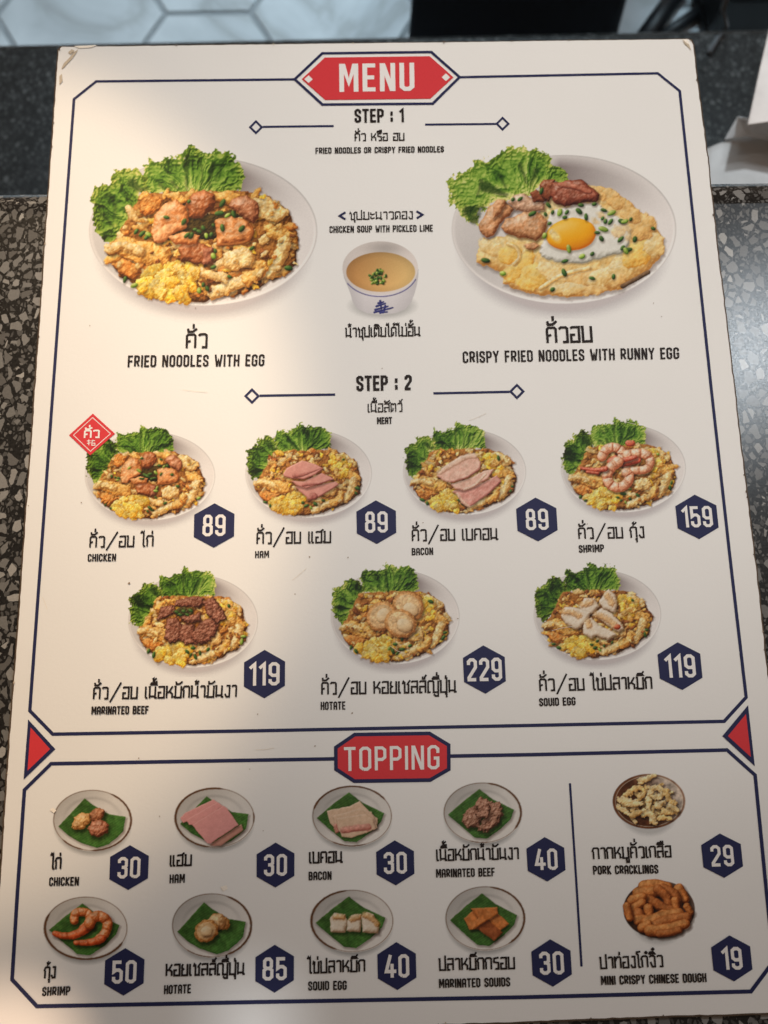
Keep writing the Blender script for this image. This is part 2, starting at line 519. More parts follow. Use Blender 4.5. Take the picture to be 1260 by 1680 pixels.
g('K', .34, [(0, 0), (0, 1)], [(.34, 1), (.06, .5), (.34, 0)])
g('L', .27, [(0, 1), (0, 0), (.27, 0)])
g('M', .48, [(0, 0), (0, 1), (.06, 1), (.24, .3), (.42, 1), (.48, 1), (.48, 0)])
g('N', .36, [(0, 0), (0, 1), (.04, 1), (.32, 0), (.36, 0), (.36, 1)])
g('O', .34, [(.1, 0), (.24, 0), (.34, .1), (.34, .9), (.24, 1), (.1, 1), (0, .9), (0, .1), (.1, 0)])
g('P', .33, [(0, 0), (0, 1), (.23, 1), (.33, .9), (.33, .55), (.23, .45), (0, .45)])
g('Q', .34, [(.1, 0), (.24, 0), (.34, .1), (.34, .9), (.24, 1), (.1, 1), (0, .9), (0, .1), (.1, 0)], [(.2, .2), (.36, -.04)])
g('R', .34, [(0, 0), (0, 1), (.23, 1), (.33, .9), (.33, .57), (.23, .47), (0, .47)], [(.16, .47), (.34, 0)])
g('S', .33, [(.33, .7), (.33, .9), (.23, 1), (.1, 1), (0, .9), (0, .66), (.08, .56), (.25, .44), (.33, .34), (.33, .1), (.23, 0), (.1, 0), (0, .1), (0, .3)])
g('T', .34, [(0, 1), (.34, 1)], [(.17, 1), (.17, 0)])
g('U', .34, [(0, 1), (0, .1), (.1, 0), (.24, 0), (.34, .1), (.34, 1)])
g('W', .52, [(0, 1), (.12, 0), (.16, 0), (.26, .62), (.36, 0), (.40, 0), (.52, 1)])
g('Y', .36, [(0, 1), (.18, .5), (.18, 0)], [(.36, 1), (.18, .5)])
g(':', .04, [(.02, .06), (.02, .22)], [(.02, .58), (.02, .74)])
g('0', .34, *G['O'][1])
g('1', .16, [(0, .84), (.16, 1), (.16, 0)])
g('2', .33, [(0, .74), (0, .9), (.1, 1), (.23, 1), (.33, .9), (.33, .62), (0, .1), (0, 0), (.34, 0)])
g('3', .33, [(0, .76), (0, .9), (.1, 1), (.23, 1), (.33, .9), (.33, .6), (.24, .52), (.12, .52)], [(.24, .52), (.33, .43), (.33, .1), (.23, 0), (.1, 0), (0, .1), (0, .26)])
g('4', .36, [(.26, 0), (.26, .55)], [(.18, 1), (0, .24), (.38, .24)])
g('5', .33, [(.32, 1), (0, 1), (0, .52), (.1, .6), (.23, .6), (.33, .5), (.33, .1), (.23, 0), (.1, 0), (0, .1), (0, .26)])
g('8', .34, [(.1, .53), (.02, .62), (.02, .9), (.1, 1), (.24, 1), (.32, .9), (.32, .62), (.24, .53), (.1, .53), (0, .43), (0, .1), (.1, 0), (.24, 0), (.34, .1), (.34, .43), (.24, .53)])
g('9', .34, [(.34, .5), (.24, .42), (.1, .42), (0, .52), (0, .9), (.1, 1), (.24, 1), (.34, .9), (.34, .1), (.24, 0), (.1, 0), (0, .1), (0, .24)])
g('<', .4, [(.40, 1), (0, .5), (.40, 0)])
g('>', .4, [(0, 1), (.40, .5), (0, 0)])
g(' ', .14)
g('/', .85, [(0, -.32), (.85, 1.42)])
# Thai letters without loops
g('ค', .5, [(.0, 0), (0, .9), (.08, 1), (.42, 1), (.5, .9), (.5, 0)], [(0, .42), (.2, .5)])
g('ว', .44, [(0, .92), (.08, 1), (.36, 1), (.44, .92), (.44, 0), (.2, 0)])
g('อ', .46, [(.0, .95), (.08, 1), (.46, 1), (.46, 0), (0, 0), (0, .48), (.2, .48)])
g('บ', .48, [(-.08, 1), (.0, 1), (0, 0), (.48, 0), (.48, 1)])
g('ป', .48, [(-.08, 1), (.0, 1), (0, 0), (.48, 0), (.48, 1.28)])
g('น', .52, [(-.08, 1), (0, 1), (0, 0)], [(0, .14), (.42, .14), (.46, 0), (.58, 0)], [(.46, .1), (.46, 1)])
g('ม', .52, [(-.04, 1), (.05, 1), (.05, 0)], [(-.08, .1), (.0, 0), (.52, 0), (.52, 1)])
g('ห', .46, [(-.06, 1), (0, 1), (0, 0)], [(0, .42), (.22, .55), (.46, 1)], [(.22, .55), (.46, .36), (.46, 0)])
g('ร', .4, [(.4, 1.02), (.02, .94), (.02, .62), (.4, .55), (.4, 0), (.14, 0)])
g('ซ', .5, [(-.02, .8), (.04, 1), (.14, .78), (.14, 0), (.46, 0), (.46, .7), (.34, .78)], [(.40, .82), (.58, 1.08)])
g('ช', .5, [(-.02, .8), (.04, 1), (.14, .9), (.14, 0), (.46, 0), (.46, .7), (.34, .78)], [(.40, .82), (.58, 1.08)])
g('ด', .48, [(.2, .42), (.2, .14), (.0, .0), (0, .9), (.08, 1), (.40, 1), (.48, .9), (.48, 0)])
g('ต', .48, [(.2, .42), (.2, .14), (.0, .0), (0, .98), (.12, 1), (.24, .88), (.36, 1), (.48, .96), (.48, 0)])
g('ง', .36, [(.12, 1), (.36, 1), (.36, 0), (.12, 0), (0, .24)])
g('ก', .46, [(0, 0), (0, .62), (-.07, .72), (0, .94), (.08, 1), (.38, 1), (.46, .92), (.46, 0)])
g('ข', .42, [(-.06, .76), (-.02, 1), (.08, .94), (.04, .6), (.04, 0), (.42, 0), (.42, 1)])
g('ส', .46, [(0, .94), (.06, 1), (.46, 1), (.46, 0)], [(.18, 0), (0, 0), (0, .52), (.46, .52)], [(.34, .9), (.6, 1.2)])
g('ล', .46, [(0, .94), (.06, 1), (.46, 1), (.46, 0)], [(.18, 0), (0, 0), (0, .52), (.46, .52)])
g('ญ', .84, [(.18, 0), (0, 0), (0, .9), (.08, 1), (.38, 1), (.46, .9), (.46, 0), (.84, 0), (.84, 1)], [(.5, -.2), (.62, -.34), (.84, -.34), (.84, -.14)])
g('ย', .46, [(.06, 1), (0, .9), (0, .66), (.12, .56), (0, .46), (0, 0), (.46, 0), (.46, 1)])
g('ฮ', .46, [(.0, .95), (.08, 1), (.36, 1), (.58, 1.2)], [(.46, 1.05), (.46, 0), (0, 0), (0, .48), (.2, .48)])
g('ท', .5, [(-.06, 1), (0, 1), (0, 0)], [(0, .55), (.2, 1), (.42, 1), (.5, .9), (.5, 0)])
g('จ', .44, [(0, .92), (.08, 1), (.36, 1), (.44, .92), (.44, 0), (.2, 0), (.06, .42)])
g('เ', .12, [(0, 1), (0, .1), (.04, 0), (.14, 0)])
g('แ', .38, [(0, 1), (0, .1), (.04, 0), (.12, 0)], [(.26, 1), (.26, .1), (.30, 0), (.40, 0)])
g('โ', .2, [(.28, 1.44), (-.02, 1.40), (-.02, 1.24), (.1, 1.14), (.1, .1), (.14, 0), (.24, 0)])
g('ไ', .2, [(-.14, 1.28), (-.06, 1.44), (.06, 1.26), (.12, 1.44), (.1, 1.14), (.1, .1), (.14, 0), (.24, 0)])
g('า', .34, [(0, .92), (.06, 1), (.28, 1), (.34, .92), (.34, 0)])
g('ะ', .36, [(0, .92), (0, .7), (.12, .64), (.38, .74)], [(0, .36), (0, .14), (.12, .08), (.38, .18)])
g('ั', None, [(-.44, 1.42), (-.42, 1.22), (-.16, 1.22), (.06, 1.42)])
g('ิ', None, [(-.48, 1.2), (-.40, 1.36), (-.1, 1.36), (.02, 1.2), (-.48, 1.2)])
g('ี', None, [(-.48, 1.2), (-.40, 1.34), (-.1, 1.34), (.02, 1.2), (-.48, 1.2)], [(.02, 1.18), (.02, 1.5)])
g('ึ', None, [(-.48, 1.2), (-.40, 1.34), (-.1, 1.34), (.02, 1.2), (-.48, 1.2)], [(-.06, 1.34), (.06, 1.52)])
g('ื', None, [(-.48, 1.2), (-.40, 1.34), (-.1, 1.34), (.02, 1.2), (-.48, 1.2)], [(.02, 1.18), (.02, 1.5)], [(-.15, 1.3), (-.15, 1.5)])
g('่', None, [(0, 0), (0, .26)])
g('้', None, [(-.2, .2), (-.12, .26), (-.14, .02), (.1, .26)])
g('๋', None, [(-.12, .13), (.12, .13)], [(0, 0), (0, .26)])
g('์', None, [(-.14, .18), (-.14, .02), (.02, .02), (.02, .14), (.14, .34)])
g('ุ', None, [(-.1, -.16), (0, -.16), (0, -.44)])
g('ู', None, [(-.24, -.16), (-.18, -.16), (-.18, -.40), (.02, -.40), (.02, -.14)])
g('ํ', None, [(-.34, 1.22), (-.18, 1.22), (-.18, 1.38), (-.34, 1.38), (-.34, 1.22)])
UPV = 'ัิีึืํ'; TONE = '่้๋์'

def text(string, x0, y0, x1, y1, h, name='lettering', mat=None, weight=.15, z=Z_TEXT, parent=None, gap=None):
    """set a line of lettering between two baseline points of the photograph"""
    thai = any('\u0e00' <= c <= '\u0e7f' for c in string)
    string = string.replace('ำ', 'ํา')
    # tone mark before sara am keeps its place over the consonant
    if gap is None: gap = .22 if thai else .27
    pen = 0; last = 0; strokes = []; upper = False
    for ch in string:
        wd, st = G[ch]
        if wd is None:
            if ch in UPV: upper = True
            if ch in TONE:
                base = 1.50 if upper else 1.2
                dx = -.08 if not upper else -.12
                st = [[(a + dx, b + base) for a, b in s] for s in st]
            if ch == 'ํ': st = [[(a + .12, b) for a, b in s] for s in st]
            for s in st: strokes.append((ch, [(last + a, b) for a, b in s]))
            continue
        upper = False
        if ch == 'า' and string.startswith('x'): pass
        for s in st: strokes.append((ch, [(pen + a, b) for a, b in s]))
        last = pen + wd
        pen += wd + gap + (.14 if thai and ch == ' ' else 0)
    total = pen - gap
    P0, P1 = np.array([x0, y0]), np.array([x1, y1])
    pad = weight * .5 * h                                  # outer edges to centre lines
    d = (P1 - P0) / np.linalg.norm(P1 - P0)
    P0 = P0 + d * pad; P1 = P1 - d * pad
    # direction of the card's own vertical at this place
    a = px(x0, y0, 0); eps = .002
    def back(p):
        cpt = RCV @ (p - CAM); return np.array([630 + F * cpt[0] / cpt[2], 840 + F * cpt[1] / cpt[2]])
    up = back(a + np.array([0, eps, 0])) - back(a); up /= np.linalg.norm(up)
    sx = (P1 - P0) / total
    hh = h * (1 - weight)
    sc_mm = float(np.linalg.norm(px(x0, y0, 0) - px(x0 + 1, y0, 0)))
    S = Strokes()
    for q_ in strokes:
        pts = [P0 + sx * q[0] + up * (hh * q[1] + weight * .5 * h) for q in q_[1]]
        e = weight * .5 * h * (.0 if q_[0] in 'SCGQOD0235689BR' else .45 if thai else .9)   # square ends
        pts[0] = pts[0] + (pts[0] - pts[1]) / np.linalg.norm(pts[0] - pts[1]) * e
        pts[-1] = pts[-1] + (pts[-1] - pts[-2]) / np.linalg.norm(pts[-1] - pts[-2]) * e
        S.add(card(pts, 0), weight * h * sc_mm, z)
    return S.build(name, mat or M_INK, parent)

# ------------------------------------------------------------------ frames, banners, tags
FR = 'frame_line'
line_part(FR, [(485, 130.5), (158, 133.8), (121.5, 163), (82.7, 700), (49, 1166), (86.7, 1204.5), (420, 1199), (880, 1190), (1188, 1183.5),
               (1224, 1144), (1197, 910), (1167, 640), (1115, 149.5), (1079, 120.5), (753, 127)], .92, M_NAVY)
line_part(FR, [(549, 1245), (84, 1253), (40.2, 1296), (29, 1460), (20, 1607), (60.7, 1651), (420, 1644), (860, 1636), (1232, 1626.5),
               (1269, 1577), (1257, 1460), (1238.7, 1271.7), (1192.7, 1230.5), (880, 1238), (739, 1240.5)], .98, M_NAVY)
line_part('divider_line', [(935, 1285), (945, 1440), (954, 1585.6)], .62, M_NAVY)

def rule(p0, p1, c, r):
    """step ornament: a bar ending in an open diamond"""
    bar = line_part('ornament_bar', [p0, p1], .78, M_NAVY)
    line_part('diamond', [(c[0] - r, c[1]), (c[0], c[1] - r), (c[0] + r, c[1]), (c[0], c[1] + r)], .72, M_NAVY, z=Z_LINE + 1e-5, closed=True, parent=bar)
rule((431, 208.4), (547.5, 207), (420, 209), 9.5)
rule((697.5, 204.7), (814, 203.6), (824.5, 203.3), 9.5)
rule((426, 649.4), (550, 647.6), (413.5, 650), 10.5)
rule((711, 645.6), (836, 643), (848, 642.5), 10.5)

ban_o = [(483.6, 130.5), (528.8, 88), (707.4, 85.8), (754, 127), (710, 170.5), (529, 172)]
ban = line_part('title_banner', ban_o, .92, M_NAVY, z=Z_BADGE, closed=True)
poly_part('red_field', [(495, 130.5), (533, 95), (705, 92.8), (744, 127.4), (706, 162.5), (533.6, 164.5)], Z_BADGE + 1e-5, M_RED, ban)
for cx, cy in ((506.3, 130.8), (731.5, 127.6)):
    poly_part('diamond', [(cx - 7, cy), (cx, cy - 6.2), (cx + 7, cy), (cx, cy + 6.2)], Z_TEXT, M_WHITE, ban)
text('MENU', 557, 152, 680, 150.5, 47, mat=M_WHITE, weight=.165, parent=ban, gap=.30)

top_o = [(551, 1226.5), (582, 1205.3), (704.5, 1203.4), (736, 1222.5), (736.3, 1262), (705.5, 1279.8), (581.5, 1281.6), (551.3, 1262)]
ban2 = line_part('topping_banner', top_o, 1.0, M_NAVY, z=Z_BADGE, closed=True)
poly_part('red_field', [(553.5, 1227.5), (582.6, 1207.6), (704, 1205.8), (733.8, 1223.6), (734, 1261), (705, 1277.6), (582, 1279.3), (553.7, 1261)], Z_BADGE - 1e-5, M_RED, ban2)
text('TOPPING', 564.5, 1265.4, 721, 1262, 39.5, mat=M_WHITE, weight=.125, parent=ban2, gap=.25)

def tri(o, i):
    t = poly_part('red_triangle', o, Z_BADGE, M_NAVY)
    poly_part('red_field', i, Z_BADGE + 1e-5, M_RED, t)
tri([(46.5, 1180.5), (91, 1229), (39, 1279)], [(50.5, 1193.5), (82.5, 1229), (45.5, 1264.5)])
tri([(1227, 1157), (1184.8, 1207.7), (1238, 1257)], [(1223.5, 1171.5), (1194, 1207.6), (1231.5, 1242)])

tg = poly_part('red_tag', [(152.6, 678.9), (188.9, 711.9), (148.3, 747.5), (113.5, 714.4)], Z_BADGE + 2e-5, M_RED)
line_part('white_outline', [(152.3, 685.5), (181.5, 712.0), (148.6, 740.8), (120.8, 714.2)], .2, M_WHITE, z=Z_BADGE + 4e-5, closed=True, parent=tg)
text('คั่ว', 137.6, 719.8, 163.6, 719.3, 14, mat=M_WHITE, weight=.2, parent=tg)
sg = Strokes()
for s in ([(143, 724), (149, 723.6)], [(146, 721.5), (146, 731)], [(143, 728), (149, 727)], [(150.5, 723.5), (156, 723.5)], [(153, 722), (151, 727)],
          [(151, 727.6), (156, 727.4), (156, 731), (151, 731), (151, 727.6)]):
    sg.add(card(s, 0), .00024, Z_TEXT)
sg.build('small_mark', M_WHITE, tg)

# ------------------------------------------------------------------ words
TX = 'lettering'
LINES = [
    ('STEP : 1', 581.7, 202.3, 662.9, 201.3, 23, .18), ('คั่ว หรือ อบ', 581.7, 232.6, 663.8, 231.7, 13.5, .16),
    ('FRIED NOODLES OR CRISPY FRIED NOODLES', 517.6, 253.2, 728.3, 250.6, 10.3, .2),
    ('FRIED NOODLES WITH EGG', 209.5, 603, 433.7, 601, 19.5, .16), ('คั่ว', 304.5, 572.6, 340.5, 571.7, 25, .15),
    ('คั่วอบ', 896.5, 564.3, 972.8, 562.3, 28, .15), ('CRISPY FRIED NOODLES WITH RUNNY EGG', 759.5, 596.2, 1114.3, 589.3, 19.2, .16),
    ('ซุปมะนาวดอง', 573.3, 361.6, 677.5, 360.2, 13.5, .15), ('CHICKEN SOUP WITH PICKLED LIME', 540.7, 382.7, 710.2, 380.5, 11.2, .18),
    ('น้ำซุปเติมได้ไม่อั้น', 567, 554.4, 689.9, 552.2, 16.5, .15),
    ('STEP : 2', 584.7, 642.4, 676, 640.6, 25.5, .18), ('เนื้อสัตว์', 603.2, 677.4, 660.5, 676.3, 15, .14), ('MEAT', 618.5, 696.5, 643.6, 695.9, 11.5, .2),
    ('คั่ว/อบ ไก่', 146.5, 899.2, 251.9, 897.3, 19.5, .14), ('CHICKEN', 144, 921.6, 190.4, 920.9, 12.5, .18),
    ('คั่ว/อบ แฮม', 420.6, 893.4, 543.5, 891.4, 20.5, .14), ('HAM', 418.6, 915.8, 441.5, 915.1, 11.5, .18),
    ('คั่ว/อบ เบคอน', 675.7, 888.8, 817.2, 886.3, 20.2, .14), ('BACON', 675.6, 911.4, 710.9, 910.5, 12, .18),
    ('คั่ว/อบ กุ้ง', 949, 885, 1057.5, 883, 19.5, .14), ('SHRIMP', 949.8, 907.2, 991.2, 905.8, 12.6, .18),
    ('คั่ว/อบ เนื้อหมักน้ำมันงา', 152.3, 1148, 388.6, 1144.3, 21, .14), ('MARINATED BEEF', 150, 1172.6, 243.9, 1171.4, 13.5, .18),
    ('คั่ว/อบ หอยเชลล์ญี่ปุ่น', 527, 1140.3, 749, 1136.6, 21.3, .14), ('HOTATE', 526.2, 1165, 566.8, 1164.3, 13.5, .17),
    ('คั่ว/อบ ไข่ปลาหมึก', 884.9, 1134.6, 1070.6, 1130.9, 21.3, .14), ('SQUID EGG', 884.8, 1159, 944.5, 1157.1, 13.5, .18),
    ('ไก่', 83.5, 1427, 101, 1426, 20.5, .15), ('CHICKEN', 80.6, 1453.5, 129.5, 1452.7, 14.4, .17),
    ('แฮม', 278.3, 1422, 315, 1420.7, 20, .15), ('HAM', 278.2, 1449.2, 303.4, 1448.3, 14.7, .17),
    ('เบคอน', 506.9, 1417, 562.4, 1415.6, 20, .15), ('BACON', 506.4, 1444.3, 544.2, 1443.3, 14.2, .17),
    ('เนื้อหมักน้ำมันงา', 715.7, 1413, 851.6, 1410, 20.2, .14), ('MARINATED BEEF', 715.6, 1440, 811.9, 1437.5, 14.2, .17),
    ('กากหมูคั่วเกลือ', 972.7, 1410.4, 1101.9, 1406.7, 20.2, .14), ('PORK CRACKLINGS', 973.2, 1435, 1080.2, 1433, 14.6, .17),
    ('กุ้ง', 72.3, 1606, 91.7, 1605, 20.5, .15), ('SHRIMP', 69.2, 1634.3, 115.2, 1632.7, 15, .17),
    ('หอยเชลล์ญี่ปุ่น', 271.7, 1602, 401.7, 1599.3, 21, .15), ('HOTATE', 269.2, 1631, 313.5, 1629.3, 15, .17),
    ('ไข่ปลาหมึก', 505.8, 1597.5, 599.6, 1594.3, 21, .14), ('SQUID EGG', 505.7, 1625, 569.1, 1623.5, 15, .17),
    ('ปลาหมึกกรอบ', 720.5, 1592.8, 845.3, 1590, 21, .14), ('MARINATED SQUIDS', 720.4, 1621, 837.2, 1618, 15, .17),
    ('ปาท่องโก๋จิ๋ว', 984.8, 1590, 1088.6, 1586.5, 20.5, .14), ('MINI CRISPY CHINESE DOUGH', 986.2, 1616, 1159.2, 1611, 15, .17),
]
for s, x0, y0, x1, y1, h, wt in LINES:
    text(s, x0, y0, x1, y1, h, 'thai_lettering' if any('\u0e00' <= c for c in s) else 'english_lettering', M_INK, wt)
text('<', 555.5, 361.5, 567.3, 361.4, 13.5, 'chevron', M_NAVY, .26)
text('>', 683.4, 359.6, 695.2, 359.4, 13.5, 'chevron', M_NAVY, .26)

# ------------------------------------------------------------------ price badges
def back2(p):
    cpt = RCV @ (p - CAM); return np.array([630 + F * cpt[0] / cpt[2], 840 + F * cpt[1] / cpt[2]])
def badge(num, cx, cy, hw, hh, dh, lbl):
    a = px(cx, cy, 0)
    ux = back2(a + np.array([.001, 0, 0])) - np.array([cx, cy]); ux /= np.linalg.norm(ux)
    uy = back2(a + np.array([0, -.001, 0])) - np.array([cx, cy]); uy /= np.linalg.norm(uy)
    c = np.array([cx, cy])
    pts = [c + ux * (hw * X) + uy * (hh * Y) for X, Y in ((0, -1), (1, -.5), (1, .5), (0, 1), (-1, .5), (-1, -.5))]
    b = poly_part('price_badge', pts, Z_BADGE, M_NAVY)
    b['label'] = lbl
    L = {2: 1.06, 3: 1.42 if '1' in num else 1.5}[len(num)] * dh * (.92 if num.count('1') == 2 else 1)
    if num == '19': L *= .84
    p0 = c - ux * L / 2 + uy * dh * .5; p1 = c + ux * L / 2 + uy * dh * .5
    text(num, p0[0], p0[1], p1[0], p1[1], dh, 'number', M_WHITE, .14, parent=b, gap=.26)
for args in [('89', 351.4, 862.3, 33, 36.4, 35.5, 'navy hexagon reading 89 beside the chicken noodles'),
             ('89', 617.4, 856.9, 32.4, 35.8, 35, 'navy hexagon reading 89 beside the ham noodles'),
             ('89', 880.7, 852.5, 33, 36, 35, 'navy hexagon reading 89 beside the bacon noodles'),
             ('159', 1143.3, 848.2, 33.6, 36.6, 35, 'navy hexagon reading 159'),
             ('119', 434, 1106, 33.7, 39.7, 38, 'navy hexagon reading 119 beside the beef noodles'),
             ('229', 794.6, 1098.6, 34.3, 39.7, 38, 'navy hexagon reading 229'),
             ('119', 1115.4, 1093, 35, 39.4, 38, 'navy hexagon reading 119 beside the squid egg noodles'),
             ('30', 212, 1423.3, 31.7, 36.7, 35, 'navy hexagon reading 30 beside the chicken topping'),
             ('30', 452.1, 1419.2, 31, 36.9, 35.5, 'navy hexagon reading 30 beside the ham topping'),
             ('30', 648.5, 1415.6, 31, 37, 35.5, 'navy hexagon reading 30 beside the bacon topping'),
             ('40', 895.6, 1409.8, 31, 36.6, 35, 'navy hexagon reading 40 beside the beef topping'),
             ('29', 1184.4, 1403.8, 32.5, 36.6, 35, 'navy hexagon reading 29'),
             ('50', 204.3, 1594.3, 32.3, 39, 37.5, 'navy hexagon reading 50'),
             ('85', 450.7, 1589.2, 31.6, 39.4, 37.5, 'navy hexagon reading 85'),
             ('40', 651.1, 1584.8, 31.6, 39.4, 38, 'navy hexagon reading 40 beside the squid egg topping'),
             ('30', 904.8, 1579.8, 32.2, 39, 37.5, 'navy hexagon reading 30 beside the marinated squids'),
             ('19', 1200.3, 1572.2, 32, 38, 37, 'navy hexagon reading 19')]:
    badge(*args)

# ------------------------------------------------------------------ printed pictures
def hash2(ix, iy, seed):
    h = (ix.astype(np.int64) * 374761393 + iy.astype(np.int64) * 668265263 + seed * 974711) & 0xffffffff
    h = ((h ^ (h >> 13)) * 1274126177) & 0xffffffff
    return ((h ^ (h >> 16)) & 0xffff) / 65535.0
def vnoise(x, y, seed=0):
    ix = np.floor(x); iy = np.floor(y); fx = x - ix; fy = y - iy
    fx = fx * fx * (3 - 2 * fx); fy = fy * fy * (3 - 2 * fy)
    a = hash2(ix, iy, seed); b = hash2(ix + 1, iy, seed); c = hash2(ix, iy + 1, seed); d = hash2(ix + 1, iy + 1, seed)
    return (a * (1 - fx) + b * fx) * (1 - fy) + (c * (1 - fx) + d * fx) * fy
def fbm(x, y, seed=0, o=3):
    s = 0; a = .5; t = 0
    for k in range(o):
        s = s + a * vnoise(x * 2 ** k, y * 2 ** k, seed + 31 * k); t += a; a *= .55
    return s / t

def C(r, g_, b): return np.array([r, g_, b]) / 255.0
LDIR = np.array([-.42, -.58, .70]); LDIR = LDIR / np.linalg.norm(LDIR)

class Pic:
    """a printed food photograph: painted on a fine grid lying in the card's plane; every grid face knows what it shows"""
    def __init__(self, x0, y0, x1, y1, S, step=1.1):
        self.S = S; self.step = step
        self.x = np.arange(x0, x1 + step, step); self.y = np.arange(y0, y1 + step, step)
        self.X, self.Y = np.meshgrid(self.x, self.y)
        self.img = np.ones(self.X.shape + (3,)); self.id = np.zeros(self.X.shape, int)
        self.names = {}; self.seed = int(x0 * 7 + y0 * 13) % 9999
        self.rng = np.random.default_rng(self.seed)
    def new(self, name, label=None):
        k = len(self.names) + 1; self.names[k] = (name, label); return k
    def win(self, xa, ya, xb, yb, m):
        i0 = max(0, int((xa - m - self.x[0]) / self.step)); i1 = min(len(self.x), int((xb + m - self.x[0]) / self.step) + 2)
        j0 = max(0, int((ya - m - self.y[0]) / self.step)); j1 = min(len(self.y), int((yb + m - self.y[0]) / self.step) + 2)
        return (slice(j0, j1), slice(i0, i1))
    def warp(self, sl, amp, sc, seed):
        X, Y = self.X[sl], self.Y[sl]
        if amp <= 0: return X, Y
        k = 1 / (sc * self.S); A = amp * self.S * 2
        return X + A * (fbm(X * k, Y * k, seed, 3) - .5), Y + A * (fbm(X * k, Y * k, seed + 777, 3) - .5)
    @staticmethod
    def sdf(P, X, Y):
        d2 = np.full(X.shape, 1e18); ins = np.zeros(X.shape, bool); n = len(P)
        for i in range(n):
            ax, ay = P[i]; bx, by = P[(i + 1) % n]
            ex, ey = bx - ax, by - ay
            t = np.clip(((X - ax) * ex + (Y - ay) * ey) / (ex * ex + ey * ey + 1e-12), 0, 1)
            d2 = np.minimum(d2, (X - ax - t * ex) ** 2 + (Y - ay - t * ey) ** 2)
            c = ((ay > Y) != (by > Y))
            xi = ax + (Y - ay) * ex / (ey if abs(ey) > 1e-9 else 1e-9)
            ins ^= c & (X < xi)
        return np.sqrt(d2) * np.where(ins, 1, -1)
    def comp(self, sl, d, h, cols, pid, sh=(0, 0), shs=.5, spec=0, tex=.0, tsc=8, seed=0, k=1.0, soft=None, alpha=1.0, edge=.0, ew=8, mott=.30):
        st = self.step; S = self.S
        if d.size < 4 or min(d.shape) < 2: return
        m = np.clip(d / (soft or st * .9) + .5, 0, 1) * alpha
        gy, gx = np.gradient(h, st)
        nx, ny = -gx * k, -gy * k
        ln = np.sqrt(nx * nx + ny * ny + 1)
        lam = np.clip((nx * LDIR[0] + ny * LDIR[1] + LDIR[2]) / ln, 0, 1)
        t = np.clip(lam / .98, 0, 1)
        X, Y = self.X[sl], self.Y[sl]
        if tex: t = np.clip(t + tex * (fbm(X / (tsc * S), Y / (tsc * S), seed + 5, 3) - .5) * 2, 0, 1)
        if edge: t = t * (1 - edge * np.exp(-np.clip(d, 0, None) / (ew * S)))
        lo, mid, hi = [np.asarray(c) for c in cols]
        t = t[..., None]
        col = np.where(t < .6, lo + (mid - lo) * (t / .6), mid + (hi - mid) * ((t - .6) / .4))
        if mott:
            f1 = fbm(X / (11 * S), Y / (11 * S), seed + 71, 3) - .5; f2 = fbm(X / (30 * S), Y / (30 * S), seed + 91, 2) - .5
            col = col * (1 + mott * (f1 * 1.2 + f2)[..., None] * np.array([.95, 1.05, 1.2]))
        if spec:
            hd = np.array([LDIR[0], LDIR[1], LDIR[2] + 1]); hd /= np.linalg.norm(hd)
            s = np.clip((nx * hd[0] + ny * hd[1] + hd[2]) / ln, 0, 1) ** 24 * spec
            col = col + s[..., None] * (1 - col)
        if shs and (sh[0] or sh[1]):
            dx, dy = int(round(sh[0] * S / st)), int(round(sh[1] * S / st))
            ds = np.roll(np.roll(d, dy, 0), dx, 1)
            w_ = max(abs(sh[0]), abs(sh[1])) * S * 1.1 + st
            a = np.clip(ds / w_ + .6, 0, 1) * shs
            a[:max(0, dy), :] = 0
            if dx > 0: a[:, :dx] = 0
            self.img[sl] *= 1 - (a * (1 - m))[..., None] * np.array([.86, .95, 1.0])
        self.img[sl] = self.img[sl] * (1 - m[..., None]) + np.clip(col, 0, 1) * m[..., None]
        if pid is not None:
            I = self.id[sl]; I[m > .5] = pid
    def poly(self, P, cols, pid, dome=20, hgt=None, rough=3, rsc=14, bump=0, bsc=12, **kw):
        P = np.asarray(P, float); s = self.rng.integers(1e6)
        S = self.S
        sl = self.win(P[:, 0].min(), P[:, 1].min(), P[:, 0].max(), P[:, 1].max(), 30 * S + 3)
        X, Y = self.warp(sl, rough, rsc, s)
        d = self.sdf(P, X, Y)
        R = dome * S; q = np.clip(d / R, 0, 1)
        h = np.sqrt(np.clip(1 - (1 - q) ** 2, 0, 1)) * (hgt * S if hgt else R * .8)
        if bump: h = h + bump * S * fbm(self.X[sl] / (bsc * S), self.Y[sl] / (bsc * S), s + 3, 3)
        self.comp(sl, d, h, cols, pid, seed=s, **kw)
        return d
    def ell(self, cx, cy, rx, ry, ang, cols, pid, dome=.9, rough=2, rsc=12, bump=0, bsc=10, **kw):
        s = self.rng.integers(1e6); S = self.S; r = max(rx, ry)
        sl = self.win(cx - r, cy - r, cx + r, cy + r, 12 * S + 3)
        X, Y = self.warp(sl, rough, rsc, s)
        ca, sa = math.cos(ang), math.sin(ang)
        u = ((X - cx) * ca + (Y - cy) * sa) / rx; v_ = (-(X - cx) * sa + (Y - cy) * ca) / ry
        q = np.sqrt(u * u + v_ * v_); d = (1 - q) * min(rx, ry)
        h = np.sqrt(np.clip(1 - np.clip(q, 0, 1) ** 2, 0, 1)) * min(rx, ry) * dome
        if bump: h = h + bump * S * fbm(self.X[sl] / (bsc * S), self.Y[sl] / (bsc * S), s + 3, 3)
        self.comp(sl, d, h, cols, pid, seed=s, **kw)
